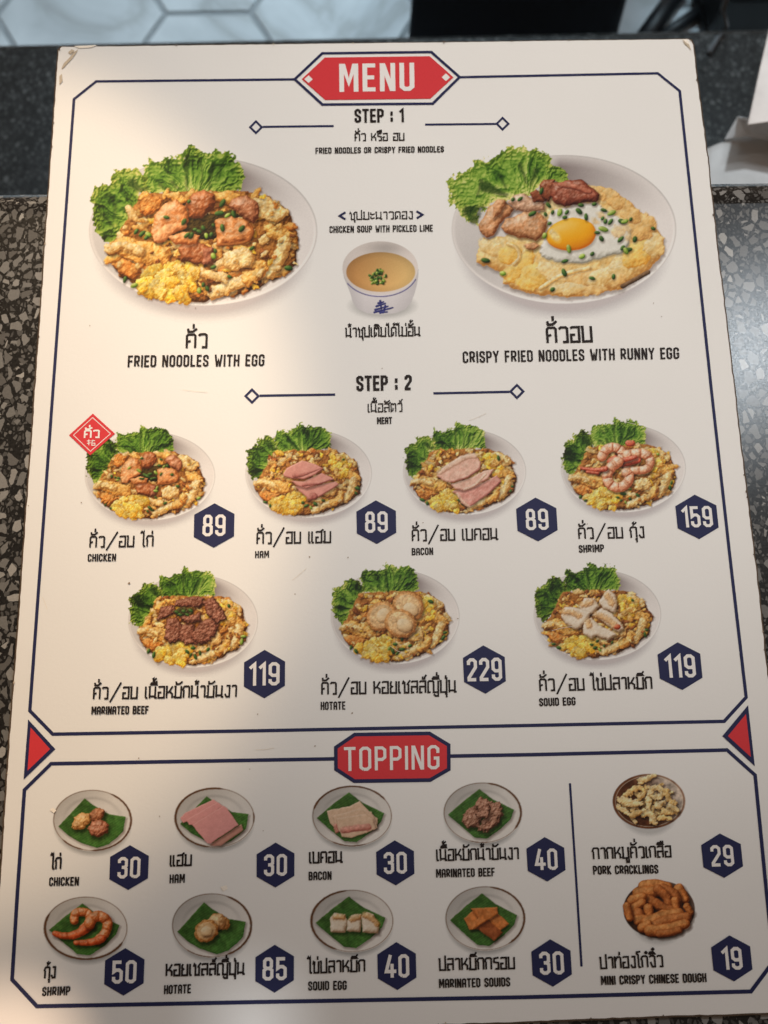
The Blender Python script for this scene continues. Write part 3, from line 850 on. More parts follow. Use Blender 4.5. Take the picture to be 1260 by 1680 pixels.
    def worm(self, P, r0, cols, pid, r1=None, rough=1.5, rsc=12, bump=0, bsc=10, stripes=0, sdepth=.45, dome=.9, **kw):
        P = np.asarray(P, float); s = self.rng.integers(1e6); S = self.S
        if len(P) > 2:                                        # smooth the path
            q = [P[0]]
            for _ in range(2):
                q = [P[0]]
                for a, b in zip(P[:-1], P[1:]): q += [a * .75 + b * .25, a * .25 + b * .75]
                q.append(P[-1]); P = np.array(q)
        r1 = r0 if r1 is None else r1; R = max(r0, r1)
        sl = self.win(P[:, 0].min() - R, P[:, 1].min() - R, P[:, 0].max() + R, P[:, 1].max() + R, 12 * S + 3)
        X, Y = self.warp(sl, rough, rsc, s)
        L = np.concatenate([[0], np.cumsum(np.linalg.norm(P[1:] - P[:-1], axis=1))]); T = L[-1]
        best = np.full(X.shape, 1e9); arc = np.zeros(X.shape)
        for i in range(len(P) - 1):
            e = P[i + 1] - P[i]; l2 = e @ e + 1e-9
            t = np.clip(((X - P[i][0]) * e[0] + (Y - P[i][1]) * e[1]) / l2, 0, 1)
            dd = np.hypot(X - P[i][0] - t * e[0], Y - P[i][1] - t * e[1])
            k = dd < best; best = np.where(k, dd, best); arc = np.where(k, (L[i] + t * math.sqrt(l2)) / T, arc)
        r = r0 + (r1 - r0) * arc
        d = r - best; q = np.clip(best / r, 0, 1)
        h = np.sqrt(np.clip(1 - q * q, 0, 1)) * r * dome
        if stripes: h = h - sdepth * r * np.abs(np.sin(arc * math.pi * stripes)) ** 8
        if bump: h = h + bump * S * fbm(self.X[sl] / (bsc * S), self.Y[sl] / (bsc * S), s + 3, 3)
        self.comp(sl, d, h, cols, pid, seed=s, **kw)
    def finish(self, name, label, order_z=Z_PIC):
        """build one flat mesh per thing shown; the first id carries the others"""
        H, Wd = self.X.shape
        im = np.clip(self.img, 0, 1)
        im = np.clip(im + (hash2(np.round(self.X * 3), np.round(self.Y * 3), 5)[..., None] - .5) * .03 * (im < .985), 0, 1)
        l_ = lin(im) * np.array([PAPER, PAPER * .985, PAPER * .96])
        P = px(self.X.ravel(), self.Y.ravel(), 0.0); P[:, 2] = order_z
        white = (self.img.min(-1) > .992) & (self.id == 0)
        q = np.arange(H * Wd).reshape(H, Wd)
        quads = np.stack([q[1:, :-1], q[1:, 1:], q[:-1, 1:], q[:-1, :-1]], -1).reshape(-1, 4)
        fid = self.id[:-1, :-1].ravel().copy()
        wf = white.ravel()[quads].all(1)
        fid[(fid == 0)] = 1
        fid[wf] = 0
        root = None
        for k in self.names:
            fs = quads[fid == k]
            if len(fs) == 0: continue
            used, inv = np.unique(fs, return_inverse=True)
            inv = inv.reshape(-1, 4)
            nm, lb = self.names[k]
            me = bpy.data.meshes.new(nm)
            me.vertices.add(len(used)); me.vertices.foreach_set('co', P[used].astype(np.float32).ravel())
            me.loops.add(inv.size); me.loops.foreach_set('vertex_index', inv.astype(np.int32).ravel())
            me.polygons.add(len(inv)); me.polygons.foreach_set('loop_start', np.arange(0, inv.size, 4, dtype=np.int32))
            me.polygons.foreach_set('loop_total', np.full(len(inv), 4, np.int32))
            me.update(calc_edges=True)
            at = me.color_attributes.new('ink', 'FLOAT_COLOR', 'POINT')
            cc = np.ones((len(used), 4), np.float32); cc[:, :3] = l_.reshape(-1, 3)[used]
            at.data.foreach_set('color', cc.ravel())
            me.materials.append(M_PRINT)
            o = bpy.data.objects.new(nm, me); COL.objects.link(o)
            if root is None: root = o; o.parent = menu; o['label'] = label
            else:
                o.parent = root
                if lb: o['label'] = lb
        return root

# palettes: (shade, body, light)
def pal(lo, mid, hi): return (C(*lo), C(*mid), C(*hi))
GOLD = pal((158, 92, 30), (238, 174, 82), (255, 222, 146))
CREAM = pal((186, 128, 62), (246, 208, 134), (255, 240, 194))
ORANGE = pal((128, 62, 16), (220, 136, 56), (250, 196, 116))
BROWN = pal((50, 20, 6), (142, 76, 32), (206, 132, 76))
YELLOW = pal((204, 130, 14), (252, 198, 64), (255, 232, 130))
CHICK = pal((132, 62, 20), (226, 146, 82), (255, 208, 156))
CHICKB = pal((74, 30, 10), (170, 92, 46), (232, 156, 104))
GREEN = pal((14, 32, 8), (50, 88, 34), (110, 146, 72))
LGREEN = pal((60, 92, 20), (140, 172, 60), (206, 220, 130))

def lettuce(p, P, pid, tf, dark=0.0, yellow=.0, base=(600, 330)):
    """frilly leaves: folds fan out from the base, the rim is ruffled and pale"""
    S = p.S; P = np.array([tf(*q) for q in P]); s = p.rng.integers(1e6)
    sl = p.win(P[:, 0].min(), P[:, 1].min(), P[:, 0].max(), P[:, 1].max(), 40 * S + 3)
    gx_, gy_ = p.X[sl], p.Y[sl]
    X0, Y0 = p.warp(sl, 27, 38, s)
    X = X0 + 27 * S * (fbm(gx_ / (13 * S), gy_ / (13 * S), s + 9, 2) - .5)
    Y = Y0 + 27 * S * (fbm(gx_ / (13 * S), gy_ / (13 * S), s + 19, 2) - .5)
    d = p.sdf(P, X, Y)
    cx, cy = tf(*base)
    th = np.arctan2(gx_ - cx, cy - gy_ + 1e-6); r = np.hypot(gx_ - cx, gy_ - cy) / S
    wx, wy = gx_ / (70 * S), gy_ / (70 * S)
    wob = fbm(wx, wy, s + 40, 3)
    n1 = 1 - np.abs(2 * fbm(th * 3.2 + wob * 1.2, r / 190 + 3, s + 50, 2) - 1)
    n2 = 1 - np.abs(2 * fbm(th * 8 + wob * 2.5, r / 90 + 7, s + 55, 2) - 1)
    b2 = 1 - np.abs(2 * fbm(wx * 3.6 + wob * 1.5, wy * 3.6, s + 60, 2) - 1)
    rim = np.exp(-np.clip(d, 0, None) / (30 * S))
    leaf = fbm(th * 2.0 + .6 * wob, r / 300 + 11, s + 85, 1)
    h = S * (40 * n1 + 18 * n2 + 26 * b2 * (.25 + 1.2 * rim))
    gy, gx = np.gradient(h, p.step)
    lam = np.clip((-gx * LDIR[0] - gy * LDIR[1] + LDIR[2]) / np.sqrt(gx * gx + gy * gy + 1), 0, 1)
    gap = np.clip((.30 - n1) / .22, 0, 1) * (1 - rim)
    t = lam * .50 + (n1 - .5) * .38 + (n2 - .5) * .22 + (leaf - .5) * .42 + rim * .30 + .09 - dark + .10 * np.clip(1 - r / 260, 0, 1)
    t = np.clip(t * (1 - .75 * gap), 0, 1)
    stops = [(0, C(18, 38, 10)), (.22, C(44, 80, 22)), (.45, C(88, 136, 40)), (.66, C(134, 176, 66)), (.84, C(180, 206, 98)), (1, C(222, 232, 150))]
    col = np.zeros(t.shape + (3,))
    for k in range(3): col[..., k] = np.interp(t, [q[0] for q in stops], [q[1][k] for q in stops])
    col[..., 0] = np.clip(col[..., 0] + yellow * rim, 0, 1)
    m = np.clip(d / (p.step * .9) + .5, 0, 1)
    p.img[sl] = p.img[sl] * (1 - m[..., None]) + col * m[..., None]
    I = p.id[sl]; I[m > .5] = pid

def crease(p, pts, wd, tf, al=.75, col=(14, 30, 8)):
    c = pal(col, col, col)
    p.worm([tf(*q) for q in pts], wd * p.S, c, None, r1=wd * .3 * p.S, alpha=al * .8, soft=13 * p.S + p.step, mott=0, rough=8)

def plate(p, tf, S, shu=820, shl=120):
    """white coupe plate seen from the front, with its soft shadow"""
    X, Y = p.X, p.Y
    ox, oy = tf(0, 0); ex = tf(1, 0)[0] - ox; ey = tf(0, 1)[1] - oy
    U, V_ = (X - ox) / ex, (Y - oy) / ey
    pid = p.new('plate')
    # printed soft shadow below
    q = np.sqrt(((U - 640) / 560) ** 2 + ((V_ - 585) / 355) ** 2)
    sh = np.clip((1.0 - q) / .22, 0, 1); sh = sh * sh * (3 - 2 * sh)
    p.img *= (1 - (sh * .20)[..., None] * np.array([.92, 1.0, .95]))
    q2 = np.sqrt(((U - 640) / 470) ** 2 + ((V_ - 560) / 330) ** 2)
    a = np.clip((1.0 - q2) / .05, 0, 1)
    body = C(214, 206, 208)
    p.img[:] = p.img * (1 - a[..., None] * .8) + body * a[..., None] * .8
    q3 = np.sqrt(((U - 640) / 562) ** 2 + ((V_ - 478) / 366) ** 2)
    a = np.clip((1 - q3) * 366 * ey / (p.step * .9) + .5, 0, 1)
    # rim light and inner shading: darker at the upper inside and at the left wall
    wall = np.clip((q3 - .74) / .26, 0, 1)
    dirx, diry = (U - 640) / 562, (V_ - 478) / 366
    shade = .975 - .14 * np.clip(-diry + .15 * -dirx, 0, 1) * (1 - wall * .55) - .15 * np.clip(-dirx - .15, 0, 1) * np.clip(diry + .55, 0, 1) * 2.0 * (1 - .45 * wall)
    glow = np.clip((q3 - .962) / .02, 0, 1) * np.clip((1.0 - q3) / .012, 0, 1)
    col = np.stack([shade, shade * .982, shade * .978], -1)
    col = col + (glow * .10 * np.clip(.5 + diry, 0, 1))[..., None]
    line = np.exp(-((q3 - .995) / .009) ** 2) * (.12 * np.clip(dirx + .2, 0, 1) + .06 * np.clip(-diry, 0, 1))
    col = col * (1 - line[..., None])
    p.img[:] = p.img * (1 - a[..., None]) + np.clip(col, 0, 1) * a[..., None]
    # cast shadow of the salad on the upper right wall
    s4 = np.exp(-np.clip(U - shu, 0, None) / shl) * np.clip((U - shu + 60) / 60, 0, 1) * np.clip((1 - q3) / .16, 0, 1) * np.clip((420 - V_) / 160, 0, 1) * a
    p.img *= (1 - (.40 * s4)[..., None] * np.array([.9, 1, 1]))
    p.id[(a > .5)] = pid
    return pid

def scatter(p, pid, tf, region, n, pals, rmin, rmax, asp=(1.2, 2.4), **kw):
    R = np.array([tf(*q) for q in region])
    k = 0; tries = 0
    pts = []
    while k < n and tries < n * 30:
        tries += 1
        x = p.rng.uniform(R[:, 0].min(), R[:, 0].max()); y = p.rng.uniform(R[:, 1].min(), R[:, 1].max())
        if p.sdf(R, np.array([[x]]), np.array([[y]]))[0, 0] < 3 * p.S: continue
        pts.append((x, y)); k += 1
    pts.sort(key=lambda q: q[1] + p.rng.normal(0, 20) * p.S)
    for x, y in pts:
        r = p.rng.uniform(rmin, rmax) * p.S
        c = pals[p.rng.integers(len(pals))]
        f_ = p.rng.uniform(.86, 1.1)
        c = tuple(np.clip(q * f_, 0, 1) for q in c)
        p.ell(x, y, r * p.rng.uniform(*asp), r, p.rng.uniform(-1.2, 1.2), c, pid, **kw)

BED = [(160, 560), (230, 480), (330, 300), (480, 285), (850, 280), (960, 310), (1062, 372), (1112, 520), (1095, 640), (1000, 712), (860, 775), (640, 826), (500, 818), (330, 765), (235, 700), (175, 620)]
LET_B = [(345, 285), (342, 200), (352, 150), (372, 112), (400, 118), (430, 128), (480, 122), (545, 104), (556, 55), (585, 62), (612, 72), (650, 92), (700, 80), (735, 84), (775, 92), (832, 145), (838, 272), (700, 300), (560, 305), (420, 300)]
LET_L = [(95, 340), (98, 285), (145, 238), (190, 238), (193, 192), (240, 180), (292, 170), (350, 205), (380, 292), (335, 310), (325, 380), (250, 470), (200, 532), (160, 535), (108, 480), (93, 420)]
YEG = [(305, 722), (400, 672), (500, 650), (600, 655), (615, 720), (560, 772), (575, 822), (430, 804), (330, 772)]

def chives(p, pid, tf, pts, r=13):
    for i, (x, y) in enumerate(pts):
        X, Y = tf(x, y)
        c = LGREEN if p.rng.random() < .18 else GREEN
        rr = r * p.rng.uniform(.75, 1.25) * p.S
        p.ell(X, Y, rr * p.rng.uniform(1.0, 1.6), rr * .8, p.rng.uniform(-1.5, 1.5), c, pid, rough=1, sh=(3, 5), shs=.35)

def dish_base(p, tf, big, egg_right=False):
    S = p.S
    plate(p, tf, S)
    L = p.new('lettuce'); N = p.new('fried_noodles'); E = p.new('scrambled_egg')
    lettuce(p, LET_B, L, tf, yellow=.06, dark=.06 if S > .25 else .15)
    for c, w_ in (([(562, 110), (556, 180), (562, 300)], 9), ([(690, 160), (672, 220), (668, 275)], 10), ([(470, 190), (440, 160)], 8), ([(430, 250), (470, 280)], 8),
                  ([(735, 150), (700, 230)], 8), ([(612, 110), (640, 180), (630, 270)], 5), ([(490, 240), (520, 275)], 9)):
        crease(p, c, w_, tf, .62)
    lettuce(p, LET_L, L, tf, dark=.17 if S > .25 else .24, yellow=.10, base=(360, 430))
    for c, w_ in (([(290, 240), (330, 280), (360, 270)], 22), ([(180, 300), (210, 350), (200, 420)], 9), ([(255, 370), (290, 350)], 12), ([(150, 400), (200, 460)], 11)):
        crease(p, c, w_, tf, .6)
    bed = [tf(*q) for q in BED]
    p.poly(bed, pal((70, 34, 8), (160, 98, 40), (206, 142, 72)), N, dome=40, rough=16, rsc=40, bump=22, bsc=26, sh=(4, 8), shs=.35)
    nn = 1.0
    BITS = [GOLD, CREAM, ORANGE, CREAM, GOLD, CREAM, GOLD, BROWN, YELLOW]
    scatter(p, N, tf, BED, 190, BITS, 9, 23, rough=12, rsc=20, bump=8, bsc=14, dome=.6, sh=(4, 7), shs=.42, tex=.18, tsc=14, edge=.16)
    # larger noodles at the rim
    def T(l): return [tf(*q) for q in l]
    kw = dict(rough=14, rsc=26, bump=12, bsc=18, sh=(5, 9), shs=.4, tex=.16, tsc=20, edge=.12)
    p.poly(T([(165, 570), (190, 535), (250, 510), (340, 525), (420, 545), (475, 560), (478, 640), (420, 650), (330, 640), (240, 600), (180, 590)]), GOLD, N, dome=34, **kw)
    p.poly(T([(192, 640), (250, 610), (330, 640), (400, 660), (330, 690), (290, 715), (230, 690)]), ORANGE, N, dome=26, **kw)
    p.worm(T([(170, 565), (240, 545), (330, 575)]), 22 * S, CREAM, N, **kw)
    p.poly(T([(880, 315), (950, 305), (1060, 372), (1065, 400), (1000, 440), (930, 420), (900, 370)]), CREAM, N, dome=30, **kw)
    p.poly(T([(940, 450), (1020, 440), (1100, 500), (1105, 530), (1030, 540), (960, 510)]), GOLD, N, dome=26, **kw)
    p.worm(T([(1040, 540), (1020, 600), (1000, 650), (965, 690)]), 36 * S, CREAM, N, r1=32 * S, **kw)
    p.worm(T([(690, 785), (770, 745), (850, 720)]), 30 * S, CREAM, N, **kw)
    p.worm(T([(640, 680), (690, 700), (740, 700)]), 24 * S, CREAM, N, **kw)
    p.worm(T([(860, 720), (920, 690), (930, 650)]), 32 * S, GOLD, N, **kw)
    p.poly(T([(735, 590), (790, 565), (860, 560), (892, 600), (880, 650), (800, 672), (750, 655)]), CREAM, N, dome=36, **kw)
    scatter(p, N, tf, BED, 70, BITS, 5, 12, rough=9, rsc=14, bump=6, dome=.6, sh=(3, 5), shs=.35, tex=.2, edge=.1)
    scatter(p, E, tf, YEG, 60, [YELLOW, YELLOW, pal((180, 110, 10), (252, 204, 90), (255, 238, 160))], 18, 36, asp=(1, 1.7), rough=12, rsc=18, bump=12, bsc=14, dome=.5, sh=(3, 6), shs=.2, tex=.1)
    if egg_right:
        reg = [(840, 330), (960, 340), (1010, 420), (960, 520), (880, 500), (850, 430)]
        scatter(p, E, tf, reg, 34, [YELLOW, YELLOW, GOLD], 16, 30, asp=(1, 1.7), rough=12, rsc=18, bump=12, bsc=14, dome=.5, sh=(3, 6), shs=.22, tex=.1)
    return L, N, E

def noodle_rim(p, tf, N):
    pass

# ---- the two large plates
def big_chicken(p, tf, name='chicken_piece'):
    S = p.S
    L, N, E = dish_base(p, tf, True)
    K = None
    def T(l): return [tf(*q) for q in l]
    dk = dict(rough=8, rsc=30, bump=9, bsc=22, sh=(6, 11), shs=.45, tex=.2, tsc=34, edge=.2, ew=12)
    # dark hollow between the pieces with chopped green
    H = p.new('chopped_chives')
    p.poly(T([(520, 420), (690, 390), (800, 370), (820, 400), (700, 520), (560, 520)]), pal((20, 14, 4), (58, 44, 16), (96, 76, 34)), N, dome=40, rough=14, bump=14, bsc=14)
    p.poly(T([(330, 330), (380, 295), (440, 320), (425, 375), (360, 405), (328, 385)]), ORANGE, N, dome=24, rough=10, rsc=18, bump=12, bsc=14, sh=(6, 9), tex=.3, edge=.3)
    p.poly(T([(450, 300), (520, 280), (560, 330), (520, 350)]), GOLD, N, dome=22, rough=8, bump=9, sh=(5, 8), tex=.2)
    p.poly(T([(690, 292), (780, 276), (830, 300), (770, 345), (700, 325)]), GOLD, p.new(name), dome=26, **dk)
    p.poly(T([(785, 318), (850, 296), (908, 340), (918, 415), (885, 442), (825, 405), (770, 350)]), pal((92, 40, 20), (196, 124, 82), (248, 190, 150)), p.new(name), dome=46, spec=.25, **dk)
    p.poly(T([(555, 340), (590, 292), (650, 275), (692, 300), (702, 335), (690, 372), (630, 416), (572, 414)]), CHICKB, p.new(name), dome=46, spec=.35, **dk)
    p.poly(T([(385, 490), (398, 400), (450, 342), (510, 320), (556, 360), (572, 430), (540, 470), (470, 500), (440, 530), (400, 535)]), CHICK, p.new(name), dome=46, spec=.2, **dk)
    p.poly(T([(392, 500), (450, 448), (550, 430), (562, 458), (490, 492), (450, 532), (398, 532)]), pal((150, 80, 36), (242, 164, 104), (255, 214, 160)), p.new(name), dome=20, **dk)
    p.poly(T([(698, 425), (760, 405), (820, 412), (866, 432), (892, 482), (870, 530), (770, 545), (706, 548)]), CHICK, p.new(name), dome=40, spec=.2, **dk)
    p.worm(T([(872, 445), (888, 480), (866, 530), (775, 546), (710, 545)]), 8 * S, pal((80, 40, 12), (160, 84, 34), (206, 132, 70)), None, alpha=.7)
    p.poly(T([(515, 560), (560, 522), (640, 540), (692, 565), (684, 640), (610, 640), (530, 625)]), CHICKB, p.new(name), dome=34, spec=.25, **dk)
    p.poly(T([(468, 505), (560, 482), (622, 500), (606, 540), (500, 545)]), CHICK, p.new(name), dome=22, **dk)
    p.poly(T([(640, 560), (690, 555), (684, 640), (640, 648)]), pal((80, 36, 22), (176, 104, 74), (230, 166, 130)), p.new(name), dome=20, **dk)
    chives(p, H, tf, [(460, 410), (545, 432), (570, 332), (735, 340), (735, 462), (600, 470), (640, 462), (690, 450), (620, 480), (700, 575), (690, 655), (255, 716), (660, 760), (640, 742),
                      (770, 702), (1060, 660), (880, 562), (300, 745), (340, 490), (310, 480), (370, 495), (720, 390), (760, 400), (790, 395), (580, 500), (655, 500), (680, 495), (560, 498), (690, 600), (620, 770), (360, 510)])
    chives(p, H, tf, [(830, 466)], 16)
    return p

def mk(px0, py0, sx, sy, u0=0, v0=0):
    return lambda u, v_: (px0 + (u - u0) * sx, py0 + (v_ - v0) * sy)

tfb = mk(120, 220, 1 / 3, 1 / 3)
p = Pic(134, 226, 532, 530, 1 / 3)
big_chicken(p, tfb)
p.finish('dish_picture', 'large picture of fried noodles with egg and chicken')

def runny_egg():
    tf = mk(720, 220, 1 / 3, 1 / 3)
    p = Pic(722, 232, 1126, 522, 1 / 3)
    S = p.S
    # the plate here sits a little higher and to the left
    tp = mk(720 - 14 / 3, 220 - 9 / 3, 1.0 / 3 * .984, 1 / 3)
    plate(p, tp, S, 620, 260)
    L = p.new('lettuce'); N = p.new('crispy_noodles'); W = p.new('egg_white'); K = p.new('egg_yolk'); H = p.new('chopped_chives')
    def T(l): return [tf(*q) for q in l]
    # shadowed left wall of the plate
    lettuce(p, [(40, 250), (70, 210), (120, 190), (160, 160), (165, 125), (230, 130), (290, 105), (330, 75), (395, 60), (430, 80), (500, 75), (545, 110), (560, 150), (640, 190), (640, 235), (540, 250),
                (460, 290), (350, 330), (230, 350), (200, 450), (140, 430), (90, 370), (60, 340), (50, 290)], L, tf, yellow=.08, base=(430, 350))
    for c, w_ in (([(230, 260), (330, 300)], 26), ([(140, 380), (220, 360)], 24), ([(170, 420), (200, 390)], 24), ([(300, 200), (330, 270)], 9), ([(400, 150), (430, 240)], 10), ([(210, 230), (190, 300)], 10), ([(480, 180), (450, 250)], 14)):
        crease(p, c, w_, tf, .7)
    bed = [(185, 590), (220, 515), (330, 500), (450, 430), (560, 300), (700, 250), (800, 255), (930, 320), (1040, 430), (1112, 520), (1105, 590), (1040, 660), (1010, 690), (900, 760), (700, 800), (520, 798), (400, 770), (315, 735), (320, 690), (190, 630)]
    OM = pal((200, 138, 66), (248, 208, 132), (255, 238, 186))
    p.poly(T(bed), OM, N, dome=60, rough=13, rsc=36, bump=14, bsc=40, sh=(5, 12), shs=.32, tex=.10, tsc=50, edge=.18, ew=14, mott=.16)
    kw = dict(rough=16, rsc=30, bump=9, bsc=24, sh=(2, 4), shs=.12, tex=.10, tsc=26, mott=.14, soft=2.2)
    pale = pal((214, 160, 84), (250, 216, 146), (255, 242, 198)); yel = pal((220, 146, 44), (252, 206, 106), (255, 230, 150)); tan = pal((190, 130, 68), (240, 192, 116), (254, 224, 164))
    for x, y, rx, ry, a, c in ((260, 560, 70, 36, .4, pale), (350, 590, 60, 50, -.5, yel), (430, 620, 40, 60, .4, yel), (360, 690, 50, 40, 0, yel), (480, 700, 80, 60, .3, yel), (560, 680, 80, 40, .5, pale),
                              (700, 720, 90, 50, -.2, tan), (640, 760, 90, 30, 0, pale), (800, 700, 80, 40, -.4, pale), (900, 660, 70, 60, -.5, pale), (980, 590, 90, 60, -.6, yel), (1060, 550, 50, 60, .2, pale),
                              (1000, 460, 60, 70, .7, tan), (940, 390, 60, 40, .7, tan), (860, 320, 70, 40, .6, tan), (780, 290, 50, 30, .4, tan), (440, 740, 60, 30, .2, yel), (770, 770, 60, 24, -.2, tan), (880, 720, 50, 30, -.4, tan)):
        X, Y = tf(x, y); p.ell(X, Y, rx * S, ry * S, a, c, N, dome=.35, **kw)
    p.worm(T([(340, 540), (390, 560), (400, 610), (370, 640)]), 9 * S, pale, N, sh=(3, 4), shs=.3)
    p.worm(T([(500, 760), (600, 690), (740, 660)]), 10 * S, pale, N, sh=(3, 4), shs=.25)
    p.worm(T([(905, 748), (960, 720), (1030, 680)]), 11 * S, pal((60, 40, 24), (104, 76, 50), (150, 116, 84)), N, rough=3)
    # egg white
    WH = pal((150, 146, 132), (232, 230, 220), (255, 255, 252))
    p.poly(T([(495, 560), (520, 520), (535, 430), (560, 380), (660, 345), (780, 335), (830, 380), (900, 420), (950, 470), (935, 540), (900, 590), (800, 610), (700, 640), (560, 628), (505, 600)]), WH, W, dome=28, rough=14, rsc=40, bump=3, bsc=46, sh=(2, 5), shs=.22, tex=.05, tsc=60, soft=3, mott=.05)
    for x, y, rx, ry in ((880, 480, 34, 32), (930, 460, 30, 26), (800, 400, 26, 14), (770, 430, 20, 12), (940, 510, 24, 20)):
        X, Y = tf(x, y); p.ell(X, Y, rx * S, ry * S, .5, tan, N, dome=.3, rough=10, alpha=.6, soft=4)
    X, Y = tf(690, 600); p.ell(X, Y, 110 * S, 16 * S, -.15, pal((200, 196, 186), (222, 218, 208), (240, 238, 230)), W, rough=6, alpha=.5, soft=4)
    # yolk
    YK = pal((214, 112, 0), (250, 176, 22), (255, 204, 70))
    X, Y = tf(651, 494); p.ell(X, Y, 124 * S, 80 * S, -.12, YK, K, dome=.5, rough=3, rsc=60, sh=(4, 9), shs=.25, spec=.25, mott=0)
    X, Y = tf(575, 505); p.ell(X, Y, 32 * S, 20 * S, .9, pal((255, 214, 120), (255, 232, 170), (255, 244, 200)), K, rough=2, alpha=.8, soft=4)
    X, Y = tf(553, 480); p.ell(X, Y, 9 * S, 16 * S, .5, pal((255, 220, 140), (255, 238, 190), (255, 250, 220)), K, rough=1, alpha=.8, soft=2.5)
    # chicken
    dk = dict(rough=7, rsc=30, bump=7, bsc=24, sh=(5, 10), shs=.5, tex=.16, tsc=34, edge=.22, ew=12)
    PK = pal((120, 64, 32), (216, 154, 104), (252, 212, 172)); PL = pal((128, 84, 60), (226, 180, 146), (255, 228, 204))
    nm = 'chicken_piece'
    p.poly(T([(415, 545), (470, 530), (500, 545), (470, 570), (430, 565)]), PK, N, dome=12, **dk)
    p.poly(T([(202, 480), (200, 440), (240, 370), (285, 320), (320, 322), (370, 370), (350, 400), (300, 440), (270, 500), (230, 508)]), PK, p.new(nm), dome=36, spec=.25, **dk)
    p.poly(T([(270, 345), (290, 320), (322, 324), (330, 350), (300, 390), (270, 410)]), PK, p.new(nm), dome=22, **dk)
    p.poly(T([(340, 335), (370, 300), (420, 292), (465, 315), (520, 340), (520, 375), (440, 385), (380, 378)]), PL, p.new(nm), dome=32, spec=.3, **dk)
    p.poly(T([(305, 460), (330, 420), (420, 385), (490, 380), (535, 430), (520, 500), (480, 525), (400, 510), (330, 490)]), PK, p.new(nm), dome=38, spec=.3, **dk)
    SK = pal((52, 18, 10), (140, 72, 44), (206, 138, 100))
    p.poly(T([(445, 290), (480, 275), (530, 300), (530, 330), (470, 340)]), SK, p.new(nm), dome=18, **dk)
    p.poly(T([(495, 250), (520, 222), (570, 225), (575, 280), (540, 330), (505, 310)]), SK, p.new(nm), dome=24, spec=.3, **dk)
    p.poly(T([(560, 240), (640, 228), (700, 222), (750, 262), (792, 296), (780, 330), (700, 340), (620, 362), (565, 340), (550, 300)]), pal((58, 18, 12), (146, 72, 50), (214, 140, 110)), p.new(nm), dome=34, spec=.4, **dk)
    p.worm(T([(600, 250), (680, 262), (740, 285)]), 14 * S, pal((80, 26, 18), (176, 92, 66), (230, 160, 130)), None, rough=4, alpha=.7)
    chives(p, H, tf, [(540, 350), (560, 385), (595, 385), (630, 385), (690, 380), (700, 350), (725, 408), (765, 345), (620, 410), (850, 388), (812, 375), (805, 415), (820, 430), (845, 432), (900, 430), (915, 430), (945, 420),
                      (810, 468), (780, 485), (800, 515), (895, 518), (965, 518), (905, 560), (930, 570), (920, 575), (755, 590), (705, 602), (620, 625), (640, 565), (617, 682), (860, 702), (230, 622), (315, 686), (460, 392),
                      (505, 280), (400, 320), (365, 322), (1055, 465), (755, 710), (560, 765), (525, 395), (545, 440), (520, 500)], 13)
    p.finish('dish_picture', 'large picture of crispy fried noodles with runny egg')
runny_egg()

# ---- the small dishes
def small(L, R, Tp, B, kind, label):
    sx = (R - L) / 1120.0; sy = (B - Tp) / 790.0
    tf = mk(L, Tp, sx, sy, 80, 50)
    p = Pic(L - 6, Tp - 8, R + 8, B + 16, (sx + sy) / 2, 1.0)
    if kind == 'chicken':
        big_chicken(p, tf); p.finish('dish_picture', label); return
    Lt, N, E = dish_base(p, tf, False, egg_right=True)
    S = p.S
    def T(l): return [tf(*q) for q in l]
    H = p.new('chopped_chives')
    chives(p, H, tf, [(255, 716), (620, 745), (660, 760), (700, 730), (590, 720), (770, 702), (1060, 640), (300, 745), (950, 360), (700, 650), (640, 690), (1075, 600)], 15)
    kinds[kind](p, T, S)
    p.finish('dish_picture', label)

def crop(ox, oy, sc):
    return lambda l: [(ox + x / sc, oy + y / sc) for x, y in l]


PINK = pal((130, 64, 56), (222, 150, 138), (250, 196, 182))
PINKD = pal((90, 36, 30), (160, 84, 74), (206, 140, 128))

def k_ham(p, T, S):
    c = crop(390, 670, 4.345); n_ = 'ham_slice'
    kw = dict(dome=14, rough=3, rsc=40, sh=(7, 14), shs=.42, tex=.05, tsc=40, edge=.12, bump=5, bsc=60, mott=.07)
    p.poly(c([(405, 555), (520, 560), (700, 520), (722, 545), (600, 620), (535, 655), (500, 640), (440, 590)]), PINK, p.new(n_), **kw)
    p.worm(c([(515, 640), (535, 618), (550, 630)]), 9 * S * 3, PINKD, None, rough=2, alpha=.8)
    p.poly(c([(378, 515), (470, 520), (600, 460), (690, 505), (580, 545), (490, 570), (420, 550)]), PINK, p.new(n_), **kw)
    p.worm(c([(470, 545), (520, 540), (590, 535), (660, 505)]), 8 * S * 2, PINKD, None, r1=2 * S, rough=2, alpha=.75)
    p.poly(c([(322, 470), (350, 425), (460, 370), (560, 400), (610, 430), (560, 470), (480, 505), (390, 502), (335, 488)]), PINK, p.new(n_), **kw)
    p.worm(c([(405, 480), (450, 478), (510, 458), (600, 425)]), 10 * S * 2, PINKD, None, r1=2 * S, rough=2, alpha=.75)

